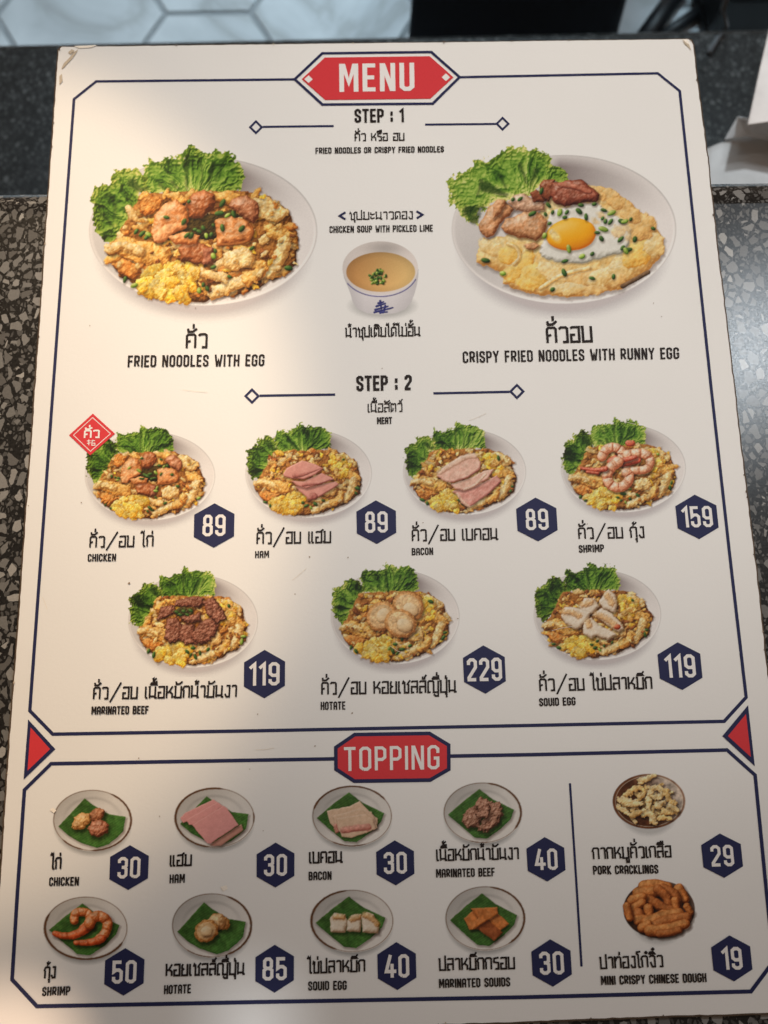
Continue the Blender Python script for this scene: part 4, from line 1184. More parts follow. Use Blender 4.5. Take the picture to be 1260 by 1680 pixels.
def k_bacon(p, T, S):
    c = crop(640, 670, 4.345); n_ = 'bacon_slice'
    BP = pal((176, 108, 94), (238, 188, 168), (255, 226, 208)); FAT = pal((170, 120, 92), (242, 208, 180), (255, 238, 220))
    kw = dict(dome=16, rough=5, rsc=26, sh=(7, 14), shs=.42, tex=.14, tsc=30, edge=.12, bump=7, bsc=34, mott=.14)
    p.poly(c([(440, 590), (640, 540), (760, 480), (795, 520), (690, 620), (600, 680), (560, 705), (510, 680), (480, 620)]), pal((150, 82, 74), (226, 154, 140), (250, 204, 190)), p.new(n_), **kw)
    p.worm(c([(480, 610), (520, 670), (565, 700)]), 12 * S, FAT, None, rough=3, alpha=.7)
    p.poly(c([(430, 540), (560, 500), (660, 450), (740, 430), (700, 500), (600, 560), (530, 585), (460, 575)]), BP, p.new(n_), **kw)
    p.poly(c([(330, 480), (380, 420), (500, 340), (600, 320), (645, 380), (640, 430), (560, 490), (480, 515), (430, 530), (370, 510)]), BP, p.new(n_), **kw)
    p.worm(c([(350, 455), (460, 390), (560, 335), (610, 340)]), 26 * S, FAT, None, rough=6, alpha=.6, soft=3)
    p.worm(c([(440, 525), (540, 500), (640, 430)]), 7 * S, PINKD, None, rough=3, alpha=.7)
    p.worm(c([(530, 580), (600, 555), (680, 470)]), 12 * S, FAT, None, rough=4, alpha=.6)

SHR = pal((176, 92, 56), (244, 182, 142), (255, 232, 208))
SHT = pal((130, 36, 20), (222, 100, 70), (248, 164, 132))
def k_shrimp(p, T, S):
    c = crop(900, 660, 3.9375); n_ = 'shrimp'; k = 1 / 3.9375
    kw = dict(rough=3, rsc=16, sh=(8, 14), shs=.55, tex=.12, edge=.25, spec=.3, bump=5, bsc=16)
    a = p.new(n_)
    p.worm(c([(345, 350), (370, 300), (430, 285), (480, 320), (470, 360)]), 31 * k, SHR, a, r1=27 * k, stripes=5, **kw)
    p.worm(c([(430, 365), (400, 380)]), 22 * k, SHT, a, **kw)
    b = p.new(n_)
    p.worm(c([(510, 340), (590, 325), (650, 345), (660, 410), (620, 440), (550, 440), (500, 435)]), 33 * k, SHR, b, r1=23 * k, stripes=6, **kw)
    p.worm(c([(580, 375), (520, 390), (480, 400)]), 18 * k, SHT, b, **kw)
    d = p.new(n_)
    p.worm(c([(560, 355), (500, 370), (430, 385)]), 13 * k, SHT, d, r1=18 * k, **kw)
    p.worm(c([(450, 385), (400, 420), (370, 480), (400, 540), (460, 555), (515, 520), (525, 470), (500, 455)]), 34 * k, SHR, d, r1=30 * k, stripes=7, **kw)
    p.worm(c([(370, 430), (300, 440), (210, 425)]), 17 * k, SHT, d, r1=9 * k, **kw)
    p.worm(c([(250, 450), (320, 458)]), 9 * k, SHT, d, **kw)
    p.worm(c([(515, 265), (540, 265)]), 20 * k, SHT, None, rough=4)

BEEF = pal((46, 18, 12), (134, 78, 58), (196, 138, 112))
def k_beef(p, T, S):
    c = crop(130, 910, 3.5); n_ = 'beef_piece'
    kw = dict(rough=12, rsc=18, sh=(7, 12), shs=.6, tex=.25, tsc=18, edge=.35, bump=14, bsc=16)
    for P in ([(560, 260), (650, 240), (720, 250), (700, 300), (620, 300), (540, 300)], [(710, 270), (770, 240), (830, 320), (850, 370), (790, 400), (730, 340)],
              [(500, 370), (560, 360), (600, 420), (570, 500), (520, 515), (490, 480)], [(590, 400), (660, 400), (660, 480), (600, 510), (570, 480)],
              [(640, 460), (700, 380), (760, 360), (800, 410), (780, 470), (710, 520), (660, 500)], [(560, 340), (640, 350), (700, 330), (700, 380), (620, 400)], [(470, 300), (540, 290), (560, 340), (500, 360), (440, 380)],
              [(600, 480), (650, 480), (680, 515), (600, 515)]):
        p.poly(c(P), BEEF if p.rng.random() < .7 else pal((60, 24, 14), (160, 98, 70), (216, 160, 128)), p.new(n_), dome=30, spec=.12, **kw)
    p.poly(c([(535, 320), (600, 300), (660, 315), (650, 345), (560, 355)]), pal((20, 18, 8), (62, 56, 26), (104, 98, 56)), None, dome=20, rough=10, bump=14, bsc=10)
    for x, y in ((560, 330), (600, 325), (640, 322), (620, 345), (580, 345)):
        X, Y = c([(x, y)])[0]; p.ell(X, Y, 4, 2.4, .5, GREEN, None, rough=2)

SCAL = pal((176, 120, 70), (236, 190, 134), (252, 224, 178)); SCAC = pal((204, 160, 110), (246, 214, 166), (255, 238, 204)); SCAR = pal((150, 88, 40), (216, 154, 88), (246, 200, 142))
def scallop(p, cx, cy, r, ang, pid, off=(0, 0)):
    kw = dict(sh=(9, 15), shs=.55, tex=.14, edge=.35, ew=14)
    p.ell(cx, cy, r * 1.06, r * .92, ang, SCAR, pid, rough=9, rsc=18, bump=8, bsc=11, dome=.35, **kw)
    p.ell(cx, cy, r * .86, r * .72, ang, SCAL, pid, rough=4, rsc=20, bump=4, dome=.15, edge=.22, ew=8)
    p.ell(cx + off[0] * r, cy + off[1] * r, r * .5, r * .42, ang, SCAC, pid, rough=4, dome=.5, sh=(5, 8), shs=.45, edge=.15, mott=.1)
def k_scallop(p, T, S):
    k = 1 / 3.5; o = (500, 910)
    for x, y, r, a, off in ((595, 295, 88, .5, (.15, .2)), (440, 355, 86, -.8, (.15, -.1)), (550, 395, 88, .4, (.25, .1))):
        scallop(p, o[0] + x * k, o[1] + y * k, r * k, a, p.new('scallop'), off)

SQW = pal((156, 122, 92), (238, 220, 196), (255, 250, 240)); SQB = pal((150, 86, 30), (226, 168, 100), (250, 218, 170))
def k_squid(p, T, S):
    c = crop(850, 910, 3.5); n_ = 'squid_egg_piece'
    kw = dict(rough=7, rsc=24, sh=(8, 14), shs=.55, edge=.2, ew=14, bump=5, bsc=30, spec=.25, mott=.07)
    def sq(P, br, d=30):
        i = p.new(n_); p.poly(c(P), SQW, i, dome=d, tex=.1, **kw)
        if br: p.worm(c(br), 26 * S, SQB, None, rough=14, rsc=16, alpha=.75, soft=5)
    sq([(350, 300), (380, 250), (440, 250), (465, 300), (420, 345), (370, 340)], [(370, 290), (420, 270)])
    sq([(465, 270), (500, 215), (520, 195), (560, 235), (570, 300), (555, 335), (490, 310)], [(510, 230), (540, 280)])
    sq([(245, 350), (270, 300), (320, 300), (420, 330), (400, 370), (360, 420), (330, 430), (270, 395)], [(265, 330), (310, 330), (350, 350)])
    sq([(425, 345), (480, 305), (540, 340), (590, 390), (605, 425), (580, 445), (540, 425), (480, 380)], [(450, 345), (510, 365), (560, 410)])
    p.ell(*c([(570, 415)])[0], 5.5, 4.5, 0, pal((120, 30, 10), (196, 80, 44), (236, 150, 110)), None, rough=3)
    sq([(370, 430), (380, 385), (420, 360), (460, 400), (540, 440), (568, 458), (520, 490), (450, 465), (420, 485), (375, 455)], [(400, 385), (410, 410)])

kinds = dict(ham=k_ham, bacon=k_bacon, shrimp=k_shrimp, beef=k_beef, scallop=k_scallop, squid=k_squid)
small(139.4, 352.7, 696.2, 852.9, 'chicken', 'small picture of noodles with chicken under the red tag')
small(402.7, 609.8, 692.6, 848.4, 'ham', 'picture of noodles topped with folded pink ham')
small(661.4, 862.8, 691.9, 844.2, 'bacon', 'picture of noodles topped with bacon slices')
small(920.3, 1124.8, 683.6, 839.8, 'shrimp', 'picture of noodles topped with curled shrimp')
small(210.6, 422.9, 929.4, 1094.3, 'beef', 'picture of noodles topped with brown beef')
small(542.9, 753.7, 921.4, 1088.6, 'scallop', 'picture of noodles topped with three scallops')
small(875.7, 1084.3, 922, 1082, 'squid', 'picture of noodles topped with white squid egg pieces')

# ---- soup bowl
def soup():
    k = 1 / 4.846
    p = Pic(552, 388, 698, 526, k, .9); S = k
    tf = mk(500, 320, k, k)
    U, V_ = (p.X - 500) / k, (p.Y - 320) / k
    b = p.new('bowl'); s_ = p.new('soup'); h_ = p.new('chopped_herb'); m_ = p.new('blue_motif')
    q = np.sqrt(((U - 620) / 280) ** 2 + ((V_ - 880) / 110) ** 2)
    p.img *= (1 - .20 * np.clip((1.05 - q) / .35, 0, 1)[..., None])
    # outer wall
    q1 = np.sqrt(((U - 600) / 300) ** 2 + ((V_ - 580) / 212) ** 2)
    body = [tf(*q_) for q_ in [(300, 590), (312, 660), (338, 720), (362, 780), (382, 850), (420, 905), (500, 942), (600, 950), (720, 940), (800, 908), (848, 850), (874, 780), (890, 720), (902, 650), (905, 590)]]
    a = np.clip(p.sdf(np.array(body), p.X, p.Y) / p.step + .5, 0, 1)
    sh = .95 - .10 * np.clip((U - 700) / 200, 0, 1) - .12 * np.clip((480 - U) / 150, 0, 1) - .06 * np.clip((V_ - 800) / 140, 0, 1)
    col = np.stack([sh * .98, sh * .965, sh * .985], -1)
    p.img[:] = p.img * (1 - a[..., None]) + col * a[..., None]; p.id[a > .5] = b
    # opening
    am = np.clip((1 - q1) * 212 * k / (p.step) + .5, 0, 1)
    dy = (V_ - 580) / 212; dx = (U - 600) / 300
    sh = .965 - .20 * np.exp(-(((U - 640) / 150) ** 2 + ((V_ - 420) / 60) ** 2)) - .07 * np.clip(-dx, 0, 1) - .02
    col = np.stack([sh, sh * .965, sh * .95], -1)
    p.img[:] = p.img * (1 - am[..., None]) + col * am[..., None]; p.id[am > .5] = b
    # liquid
    q2 = np.sqrt(((U - 604) / 274) ** 2 + ((V_ - 612) / 158) ** 2)
    al = np.clip((1 - q2) * 158 * k / (p.step) + .5, 0, 1)
    t = np.clip((U - 380) / 460, 0, 1); e = np.clip((q2 - .7) / .3, 0, 1)
    c1, c2 = C(206, 152, 92), C(242, 204, 136)
    col = c1 * (1 - t[..., None]) + c2 * t[..., None]
    col = col * (1 + .10 * (V_[..., None] - 612) / 158) * (1 - .1 * e[..., None])
    p.img[:] = p.img * (1 - al[..., None]) + np.clip(col, 0, 1) * al[..., None]; p.id[al > .5] = s_
    # blue line under the rim
    for i in range(-9, 10):
        pass
    arc = [(330 + 0, 712)] + [(600 + 300 * math.cos(t_), 600 + 208 * math.sin(t_)) for t_ in np.linspace(math.radians(150), math.radians(20), 14)]
    p.worm([tf(*q_) for q_ in arc[1:]], 4.5 * S, pal((70, 66, 120), (96, 92, 150), (120, 116, 170)), b, alpha=.85, rough=0)
    # herb
    for i in range(46):
        r, t_ = 62 * math.sqrt(p.rng.random()), p.rng.uniform(0, 6.28)
        X, Y = tf(582 + r * math.cos(t_) * 1.1, 655 + r * math.sin(t_))
        p.ell(X, Y, 14 * S, 10 * S, p.rng.uniform(0, 3), LGREEN if p.rng.random() < .45 else GREEN, h_, rough=2, sh=(3, 4), shs=.3)
    # brush-like blue motif
    NB = pal((44, 44, 100), (56, 58, 122), (70, 74, 140))
    for l in ([(585, 860), (625, 850)], [(600, 842), (608, 905)], [(570, 885), (640, 862)], [(560, 912), (660, 885)], [(555, 932), (700, 896)], [(600, 935), (655, 930)], [(640, 880), (625, 935)]):
        p.worm([tf(*q_) for q_ in l], 9 * S, NB, m_, r1=6 * S, rough=2)
    p.finish('soup_picture', 'picture of a blue and white bowl of clear brown soup')
soup()

# ---- toppings on small saucers
def saucer(cx, cy, rx, ry, arcs, food, label, leaf):
    p = Pic(cx - rx - 6, cy - ry - 6, cx + rx + 6, cy + ry + 12, .32, .95)
    a = p.new('saucer')
    X, Y = p.X, p.Y
    q = np.sqrt(((X - cx) / rx) ** 2 + ((Y - cy) / ry) ** 2)
    qs = np.sqrt(((X - cx) / (rx * .95)) ** 2 + ((Y - cy - 8) / (ry * .98)) ** 2)
    p.img *= (1 - .28 * np.clip((1.06 - qs) / .16, 0, 1)[..., None])
    m = np.clip((1 - q) * ry / p.step + .5, 0, 1)
    dx, dy = (X - cx) / rx, (Y - cy) / ry
    sh = .93 - .20 * np.clip(-dx * .7 - dy * .6, 0, 1) * np.clip(q * 1.6, 0, 1) + .05 * np.clip(dx * .5 + dy * .7, 0, 1)
    sh = sh - .10 * np.exp(-((q - .72) / .05) ** 2) * np.clip(-dy + .2, 0, 1)
    col = np.stack([sh, sh * .985, sh * .97], -1)
    p.img[:] = p.img * (1 - m[..., None]) + np.clip(col, 0, 1) * m[..., None]
    p.id[m > .5] = a
    # brown unglazed rim, thick on some arcs only
    ang = np.degrees(np.arctan2(dy, dx)) % 360
    thick = np.full(q.shape, .012)
    for a0, a1, w_ in arcs:
        mid = (a0 + a1) / 2; hw = (a1 - a0) / 2
        dlt = np.abs((ang - mid + 180) % 360 - 180)
        thick = np.maximum(thick, w_ * np.clip((hw - dlt) / 14, 0, 1))
    nz = fbm(X / 3.0, Y / 3.0, p.seed, 2)
    rim = np.exp(-np.abs((q - .975) / (thick * (.7 + .6 * nz))) ** 3) * (q < 1.02)
    rc = C(96, 62, 40) * (.75 + .5 * nz[..., None])
    al = np.clip(rim * np.clip(thick / .022, .45, 1), 0, 1)
    p.img[:] = p.img * (1 - al[..., None]) + rc * al[..., None]
    # banana leaf square
    lf = p.new('leaf')
    P = [(cx + u * rx, cy + v_ * ry) for u, v_ in leaf]
    LF = pal((20, 44, 12), (56, 98, 40), (104, 142, 70))
    p.poly(P, LF, lf, dome=8, hgt=2, rough=2, sh=(6, 10), shs=.35, tex=.12, tsc=22)
    sl = p.id == lf
    st = .5 + .5 * np.sin((X * .55 + Y * .85) * 1.7)
    side = np.clip(((X - cx) / rx * .6 + (Y - cy) / ry * .5) + .1, 0, 1)
    p.img[sl] *= (0.90 + .14 * st + .25 * side)[sl][..., None]
    food(p, lambda u, v_: (cx + u * rx, cy + v_ * ry))
    p.finish('topping_picture', label)

LEAF1 = [(-.2, -.72), (0, -.52), (.42, -.2), (.84, -.12), (.78, .35), (.62, .56), (.4, .78), (.12, .9), (-.3, .72), (-.6, .5), (-.86, .2), (-.5, -.3)]
LEAF2 = [(-.08, -.78), (.25, -.45), (.8, -.1), (.72, .2), (.45, .55), (.1, .86), (-.2, .82), (-.5, .5), (-.88, .06), (-.45, -.42)]
FK = dict(sh=(9, 15), shs=.5, edge=.3, ew=12)
def f_chicken(p, f):
    c = lambda l: [f((x - 455) / 197, (y - 558) / 153) for x, y in l]
    kw = dict(rough=8, rsc=16, bump=8, bsc=14, tex=.2, **FK)
    p.poly(c([(440, 520), (470, 495), (515, 505), (512, 545), (470, 565), (440, 560)]), pal((84, 40, 20), (176, 112, 76), (226, 172, 136)), p.new('chicken_piece'), dome=26, **kw)
    p.poly(c([(352, 590), (365, 540), (400, 516), (442, 525), (450, 560), (410, 600), (372, 608)]), pal((130, 80, 36), (222, 168, 104), (250, 214, 158)), p.new('chicken_piece'), dome=30, spec=.2, **kw)
    p.poly(c([(432, 600), (450, 565), (500, 555), (538, 580), (530, 620), (480, 645), (445, 630)]), pal((80, 36, 20), (180, 112, 82), (230, 176, 146)), p.new('chicken_piece'), dome=30, spec=.2, **kw)
def f_ham(p, f):
    c = lambda l: [f((x - 1057) / 200, (y - 545) / 148) for x, y in l]
    kw = dict(dome=8, hgt=2.5, rough=2, tex=.05, sh=(5, 10), shs=.4, mott=.05)
    PK = pal((150, 82, 80), (232, 158, 156), (250, 190, 186))
    p.poly(c([(1030, 680), (1190, 575), (1200, 605), (1090, 680), (1050, 684)]), pal((120, 70, 62), (196, 140, 124), (226, 176, 160)), p.new('ham_slice'), **kw)
    p.poly(c([(885, 545), (910, 520), (1050, 455), (1080, 475), (930, 560), (900, 570)]), PK, p.new('ham_slice'), **kw)
    p.poly(c([(915, 555), (1070, 468), (1100, 488), (955, 580), (930, 580)]), PK, p.new('ham_slice'), **kw)
    p.poly(c([(945, 580), (1100, 485), (1120, 500), (1175, 580), (1035, 672), (1020, 670)]), PK, p.new('ham_slice'), **kw)
def f_bacon(p, f):
    c = lambda l: [f((x - 432) / 183, (y - 490) / 140) for x, y in l]
    kw = dict(dome=9, hgt=3, rough=4, rsc=20, tex=.08, sh=(5, 10), shs=.42, mott=.09)
    BA = pal((150, 100, 78), (226, 190, 160), (246, 222, 198)); LEAN = pal((150, 76, 66), (214, 140, 124), (238, 176, 160))
    p.poly(c([(318, 465), (420, 445), (465, 420), (500, 460), (548, 500), (545, 540), (350, 540), (330, 520)]), BA, p.new('bacon_slice'), **kw)
    p.poly(c([(345, 490), (470, 455), (520, 470), (548, 545), (420, 560), (365, 560)]), BA, p.new('bacon_slice'), **kw)
    i = p.new('bacon_slice')
    p.poly(c([(362, 500), (490, 480), (525, 500), (540, 550), (430, 590), (385, 585), (372, 550)]), BA, i, **kw)
    p.worm(c([(392, 555), (450, 545), (505, 540)]), 5.5, LEAN, i, rough=4, alpha=.9, soft=2.5)
    p.worm(c([(355, 535), (362, 560)]), 3.5, LEAN, i, rough=4, alpha=.9, soft=2)
def f_beef(p, f):
    c = lambda l: [f((x - 1018) / 178, (y - 475) / 138) for x, y in l]
    kw = dict(rough=12, rsc=16, bump=12, bsc=12, tex=.22, tsc=14, **FK)
    BF = pal((70, 38, 26), (172, 122, 98), (222, 180, 156))
    for P in ([(985, 430), (1010, 402), (1060, 425), (1050, 470), (1000, 480)], [(1050, 430), (1100, 430), (1112, 480), (1080, 520), (1050, 490)], [(940, 465), (985, 440), (1010, 490), (1000, 540), (950, 545), (925, 515)],
              [(1035, 490), (1085, 480), (1090, 520), (1050, 565), (995, 555), (1010, 520)], [(980, 470), (1050, 465), (1045, 500), (1000, 505)]):
        p.poly(c(P), BF, p.new('beef_piece'), dome=24, **kw)
def f_shrimp(p, f):
    c = lambda l: [f((x - 423) / 210, (y - 278) / 158) for x, y in l]
    kw = dict(rough=3, rsc=14, tex=.12, spec=.25, bump=4, bsc=14, sh=(8, 13), shs=.5, edge=.25)
    OR = pal((140, 56, 20), (226, 128, 70), (255, 204, 160)); OT = pal((150, 50, 16), (226, 104, 56), (250, 156, 106))
    i = p.new('shrimp'); p.worm(c([(365, 240), (365, 205), (400, 195), (440, 205), (445, 245), (410, 280)]), 7, OR, i, stripes=5, sdepth=.2, **kw)
    p.worm(c([(440, 265), (380, 310), (320, 320), (268, 305)]), 8.5, OT, i, r1=4.5, stripes=4, sdepth=.2, **kw)
    j = p.new('shrimp'); p.worm(c([(440, 255), (460, 220), (500, 215), (535, 245), (525, 300), (480, 340)]), 9, OR, j, r1=7.5, stripes=5, sdepth=.2, **kw)
    p.worm(c([(500, 330), (440, 352), (372, 350)]), 7, OT, j, r1=4, stripes=3, sdepth=.2, **kw)
def f_scallop(p, f):
    c = lambda x, y: f((x - 1043) / 200, (y - 265) / 160)
    i = p.new('scallop')
    p.ell(*c(1085, 245), 17, 12, .5, SCAR, i, rough=9, rsc=14, bump=7, bsc=10, sh=(9, 14), shs=.5, edge=.3)
    p.ell(*c(1065, 250), 16, 13, -.7, SCAL, i, rough=6, rsc=14, bump=6, sh=(3, 5), edge=.25)
    scallop(p, *c(1015, 292), 19, -.5, i, (.0, .0))
def f_squidegg(p, f):
    c = lambda l: [f((x - 432) / 190, (y - 222) / 142) for x, y in l]
    kw = dict(rough=5, rsc=16, tex=.06, spec=.2, bump=3, bsc=22, sh=(8, 13), shs=.45, edge=.18, mott=.06)
    for P, b in (([(330, 215), (350, 185), (400, 190), (412, 230), (400, 275), (335, 272)], [(355, 205), (390, 205)]), ([(412, 220), (430, 195), (472, 188), (475, 240), (470, 272), (405, 268)], [(430, 215), (460, 205)]),
                 ([(475, 200), (500, 180), (530, 190), (556, 250), (550, 278), (480, 275)], [(490, 195), (525, 210), (545, 235)])):
        i = p.new('squid_egg_piece'); p.poly(c(P), SQW, i, dome=24, **kw); p.worm(c(b), 5, SQB, None, rough=7, rsc=12, alpha=.8, soft=4)
def f_squids(p, f):
    c = lambda l: [f((x - 1030) / 182, (y - 210) / 147) for x, y in l]
    kw = dict(dome=9, hgt=3, rough=3, rsc=20, tex=.14, tsc=20, sh=(7, 12), shs=.5, edge=.15)
    O1 = pal((120, 52, 14), (216, 126, 62), (246, 176, 112)); O2 = pal((80, 32, 12), (158, 82, 42), (196, 120, 74))
    p.poly(c([(1045, 215), (1090, 190), (1140, 235), (1095, 270)]), O1, p.new('squid_strip'), **kw)
    p.poly(c([(935, 210), (985, 165), (1010, 200), (1000, 260), (960, 262)]), O1, p.new('squid_strip'), **kw)
    p.poly(c([(990, 255), (1040, 215), (1110, 275), (1072, 312)]), O2, p.new('squid_strip'), **kw)
    p.poly(c([(965, 165), (1085, 158), (1088, 190), (990, 250), (968, 262), (1000, 205)]), O1, p.new('squid_strip'), **kw)

saucer(151.7, 1346, 65, 50.5, [(290, 460, .026), (95, 150, .022)], f_chicken, 'picture of the chicken topping on a saucer', LEAF1)
saucer(352.3, 1341.7, 66, 49.5, [(90, 290, .03), (340, 380, .02)], f_ham, 'picture of the ham topping on a saucer', LEAF1)
saucer(577.7, 1338.9, 66, 50, [(185, 335, .026), (60, 130, .02)], f_bacon, 'picture of the bacon topping on a saucer', LEAF2)
saucer(791.7, 1333.4, 64.5, 50, [(270, 400, .028), (70, 120, .018)], f_beef, 'picture of the beef topping on a saucer', LEAF2)
saucer(141, 1522.7, 69, 52, [(20, 215, .032)], f_shrimp, 'picture of the shrimp topping on a saucer', LEAF2)
saucer(347.7, 1518.3, 66, 53, [(285, 435, .03), (80, 140, .018)], f_scallop, 'picture of the scallop topping on a saucer', LEAF1)
saucer(577.7, 1511, 68.5, 51.5, [(105, 270, .03)], f_squidegg, 'picture of the squid egg topping on a saucer', LEAF2)
saucer(796, 1506.7, 65.8, 53, [(270, 420, .028)], f_squids, 'picture of the orange squid topping on a saucer', LEAF2)

def bowl(cx, cy, rx, ry, kind, label):
    p = Pic(cx - rx - 6, cy - ry - 6, cx + rx + 6, cy + ry + 18, .32, .95)
    X, Y = p.X, p.Y
    a = p.new('bowl')
    qs = np.sqrt(((X - cx) / (rx * .8)) ** 2 + ((Y - cy - 14) / (ry * .95)) ** 2)
    p.img *= (1 - .16 * np.clip((1.06 - qs) / .18, 0, 1)[..., None])
    q = np.sqrt(((X - cx) / rx) ** 2 + ((Y - cy) / ry) ** 2)
    m = np.clip((1 - q) * ry / p.step + .5, 0, 1)
    dx = (X - cx) / rx; dy = (Y - cy) / ry
    glass = np.clip(dx * 1.1 - dy * .5 + .15, 0, 1)[..., None]
    nz = fbm(X / 7, Y / 7, p.seed, 3)[..., None]
    col = C(92, 52, 30) * (1 - glass) + C(206, 190, 176) * glass
    col = col * (.65 + .7 * nz)
    if kind == 'dough': col = C(70, 46, 34) * (.6 + .8 * nz) + .2 * glass
    p.img[:] = p.img * (1 - m[..., None]) + np.clip(col, 0, 1) * m[..., None]; p.id[m > .5] = a
    if kind == 'crackling':
        r = np.exp(-((q - .965) / .022) ** 2) * .75
        p.img[:] = p.img * (1 - r[..., None]) + C(140, 88, 56) * r[..., None]
        r = np.exp(-((q - .92) / .012) ** 2) * .7
        p.img[:] = p.img * (1 - r[..., None]) + C(240, 222, 200) * r[..., None]
        CR = pal((178, 120, 54), (242, 200, 128), (255, 234, 180)); CR2 = pal((196, 142, 76), (250, 220, 158), (255, 244, 208))
        pid = p.new('pork_cracklings')
        c = lambda l: [(cx + (x - 645) / 188 * rx, cy + (y - 487) / 142 * ry) for x, y in l]
        kw = dict(rough=11, rsc=14, bump=6, bsc=10, sh=(6, 10), shs=.5, tex=.14, edge=.1, dome=.5)
        for _ in range(44):
            t, rr = p.rng.uniform(0, 6.28), math.sqrt(p.rng.random()) * .62
            x, y = cx + rr * rx * math.cos(t), cy + rr * ry * math.sin(t) * .9
            a2 = p.rng.uniform(0, 6.28)
            p.worm([(x, y), (x + 7 * math.cos(a2), y + 6 * math.sin(a2)), (x + 10 * math.cos(a2 + .8), y + 9 * math.sin(a2 + .8))], p.rng.uniform(2.8, 4.6), CR if p.rng.random() < .5 else CR2, pid, r1=1.6, **kw)
        for l, r_ in (([(600, 380), (650, 365), (670, 355)], 6), ([(530, 450), (590, 410), (625, 440), (600, 470)], 5.5), ([(650, 450), (660, 410), (710, 420), (715, 460), (670, 470), (650, 450)], 5), ([(500, 480), (560, 500), (600, 500)], 7),
                      ([(485, 515), (540, 550), (580, 600)], 4), ([(640, 480), (640, 520)], 6), ([(690, 510), (720, 490)], 6), ([(730, 430), (745, 480), (780, 500)], 5), ([(620, 545), (660, 550), (665, 590)], 7), ([(720, 540), (785, 545)], 6),
                      ([(700, 570), (750, 575)], 5), ([(560, 560), (600, 540)], 6), ([(660, 590), (685, 600)], 5), ([(750, 510), (790, 530)], 5)):
            p.worm(c(l), r_ * .95, CR2 if p.rng.random() < .6 else CR, pid, r1=r_ * .62, **kw)
    else:
        DG = pal((110, 48, 12), (216, 130, 66), (246, 180, 112)); D2 = pal((96, 42, 14), (196, 112, 56), (230, 156, 94))
        pid = p.new('fried_dough_sticks')
        c = lambda l: [(cx + (x - 697) / 185 * rx, cy + (y - 195) / 148 * ry) for x, y in l]
        kw = dict(rough=3, rsc=16, bump=3, bsc=12, sh=(8, 12), shs=.6, tex=.1, edge=.3)
        for l, r_ in (([(620, 75), (680, 65), (740, 80)], 10), ([(545, 190), (560, 170)], 9), ([(800, 90), (830, 140)], 9), ([(590, 110), (650, 105), (700, 100)], 10), ([(720, 90), (790, 120), (790, 180)], 9), ([(690, 90), (740, 130), (745, 170)], 8),
                      ([(590, 140), (660, 150), (720, 190), (770, 200)], 9), ([(560, 150), (610, 130)], 9), ([(540, 215), (580, 180), (610, 160)], 8), ([(780, 150), (785, 200)], 7), ([(840, 180), (860, 210)], 6), ([(590, 220), (620, 270)], 10),
                      ([(640, 190), (650, 230)], 8), ([(590, 250), (660, 250), (720, 220)], 9), ([(640, 260), (730, 225), (800, 215)], 10), ([(660, 290), (740, 250), (840, 235)], 10), ([(610, 290), (640, 270)], 8), ([(650, 305), (740, 300), (830, 270)], 10),
                      ([(700, 320), (760, 315), (800, 300)], 7), ([(530, 180), (545, 240)], 7)):
            p.worm(c(l), r_, DG if p.rng.random() < .65 else D2, pid, r1=r_ * .85, **kw)
    p.finish('topping_picture', label)
bowl(1064.8, 1314.6, 59.7, 45, 'crackling', 'picture of a bowl of pale pork cracklings')
bowl(1081.3, 1492, 58.7, 47, 'dough', 'picture of a bowl of orange fried dough sticks')

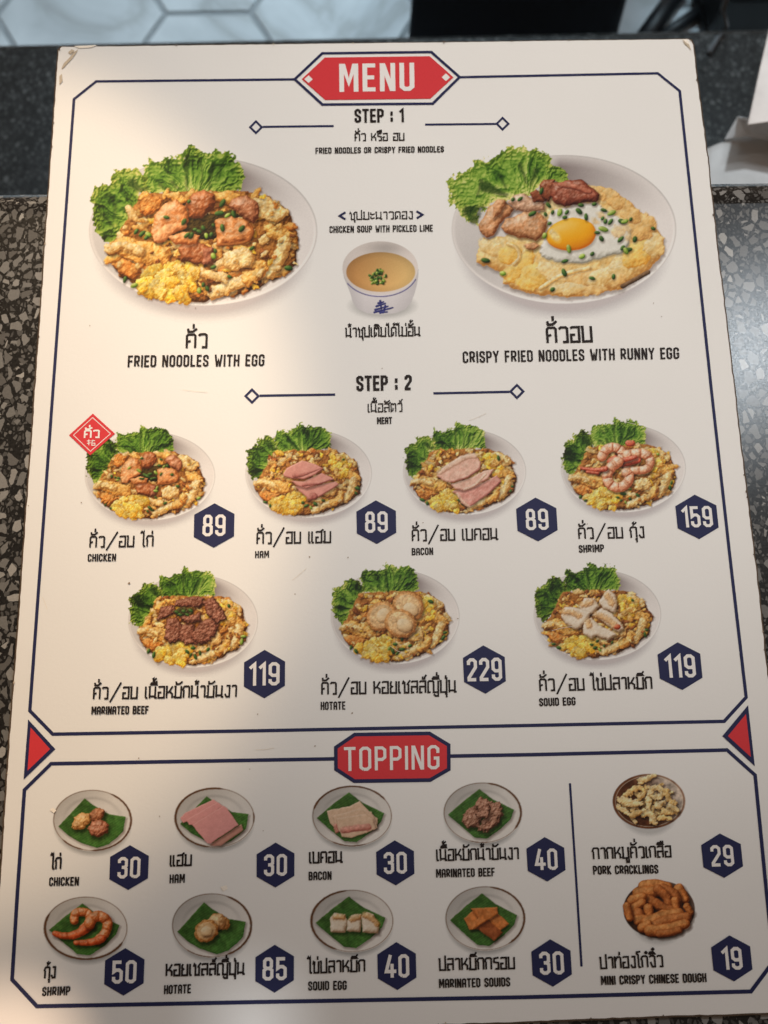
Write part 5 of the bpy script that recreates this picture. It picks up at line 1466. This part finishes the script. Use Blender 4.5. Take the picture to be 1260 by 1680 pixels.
# ------------------------------------------------------------------ wear and dirt on the card
def smudge(name, x, y, r, mat, z=34e-5, asp=1.0):
    r = r * .72; n_ = 9; ph = rng.uniform(0, 6.28)
    pts = [(x + r * asp * math.cos(a) * k, y + r * math.sin(a) * k) for a, k in zip(np.linspace(0, 2 * math.pi, n_, endpoint=False) + ph, rng.uniform(.55, 1.2, n_))]
    return poly_part(name, pts, z, mat)
for x, y, r in ((148, 535, 1.1), (212, 957, 2.0), (484, 975, 1.2), (331, 415, 1), (627, 605, 1.1), (508, 914, 1.6), (571, 915, 1.4), (1072, 498, 1), (262, 1339, 1.2), (228, 1244, 1.3), (410, 1262, 1.1), (517, 1224, 1.6),
                (432, 1363, 1), (134, 825, 1.3), (578, 1170, 1.8), (321, 506, 1.2), (963, 860, 1), (751, 1015, 1.2), (1085, 520, .9), (694, 858, 1.1), (423, 1172, 1.2), (47, 830, 1.0)):
    smudge('speck', x, y, r, M_DIRT, asp=1.3)
for pts in ([(1118, 66), (1126, 65.5), (1131, 72), (1133, 82), (1129, 76), (1124, 70)], [(122, 76.5), (160, 75), (150, 79), (130, 80)]):
    poly_part('worn_corner', pts, 33e-5, M_PEEL)
M_SMUDGE = paper_like('rubbed_print', rgb(192, 178, 158), grain=.8, rough=.9)
for pts in ([(101, 114), (105, 105), (114, 96), (120, 88), (129, 82), (124, 90), (119, 97), (112, 104), (105, 112)], [(112, 87), (118, 82), (123, 84), (116, 90)], [(1121, 67), (1124, 70), (1130, 74), (1134, 84), (1129, 78), (1122, 72)], [(98, 126), (102, 122), (103, 134), (98, 140)]):
    poly_part('rubbed_corner', pts, 34e-5, M_SMUDGE)
for pts in ([(82, 1329), (88, 1325), (93, 1330), (89, 1334)], [(362, 1455), (372, 1452), (374, 1458), (367, 1462)]):
    poly_part('scuff', pts, 33e-5, M_PEEL)

# nicks along the worn rim, hairline scratches and faint creases
for k in range(34):
    j = int(rng.integers(len(OUT))); q = OUT[j] * np.array([1 - .0006 / .105, 1 - .0006 / .1485])
    bq = back2(np.array([q[0], q[1], 0])); 
    if not (5 < bq[0] < 1255): continue
    smudge('edge_nick', float(bq[0]), float(bq[1]), float(rng.uniform(1.6, 3.6)), M_EDGE if rng.random() < .6 else M_SMUDGE, z=34e-5, asp=.7)
M_HAIR = paper_like('hairline', rgb(226, 216, 202), grain=.3, rough=.35)
for x, y, L, a in ((905, 1035, 34, -.2), (480, 952, 30, -.7), (300, 640, 40, .1), (640, 1060, 26, .5), (770, 690, 30, -.4), (70, 980, 22, 1.2), (1020, 690, 24, .3), (420, 1230, 30, -.1)):
    line_part('scratch', [(x, y), (x + L * .5 * math.cos(a), y + L * .5 * math.sin(a) + rng.normal(0, 1.5)), (x + L * math.cos(a), y + L * math.sin(a))], .09, M_HAIR, z=32e-5)
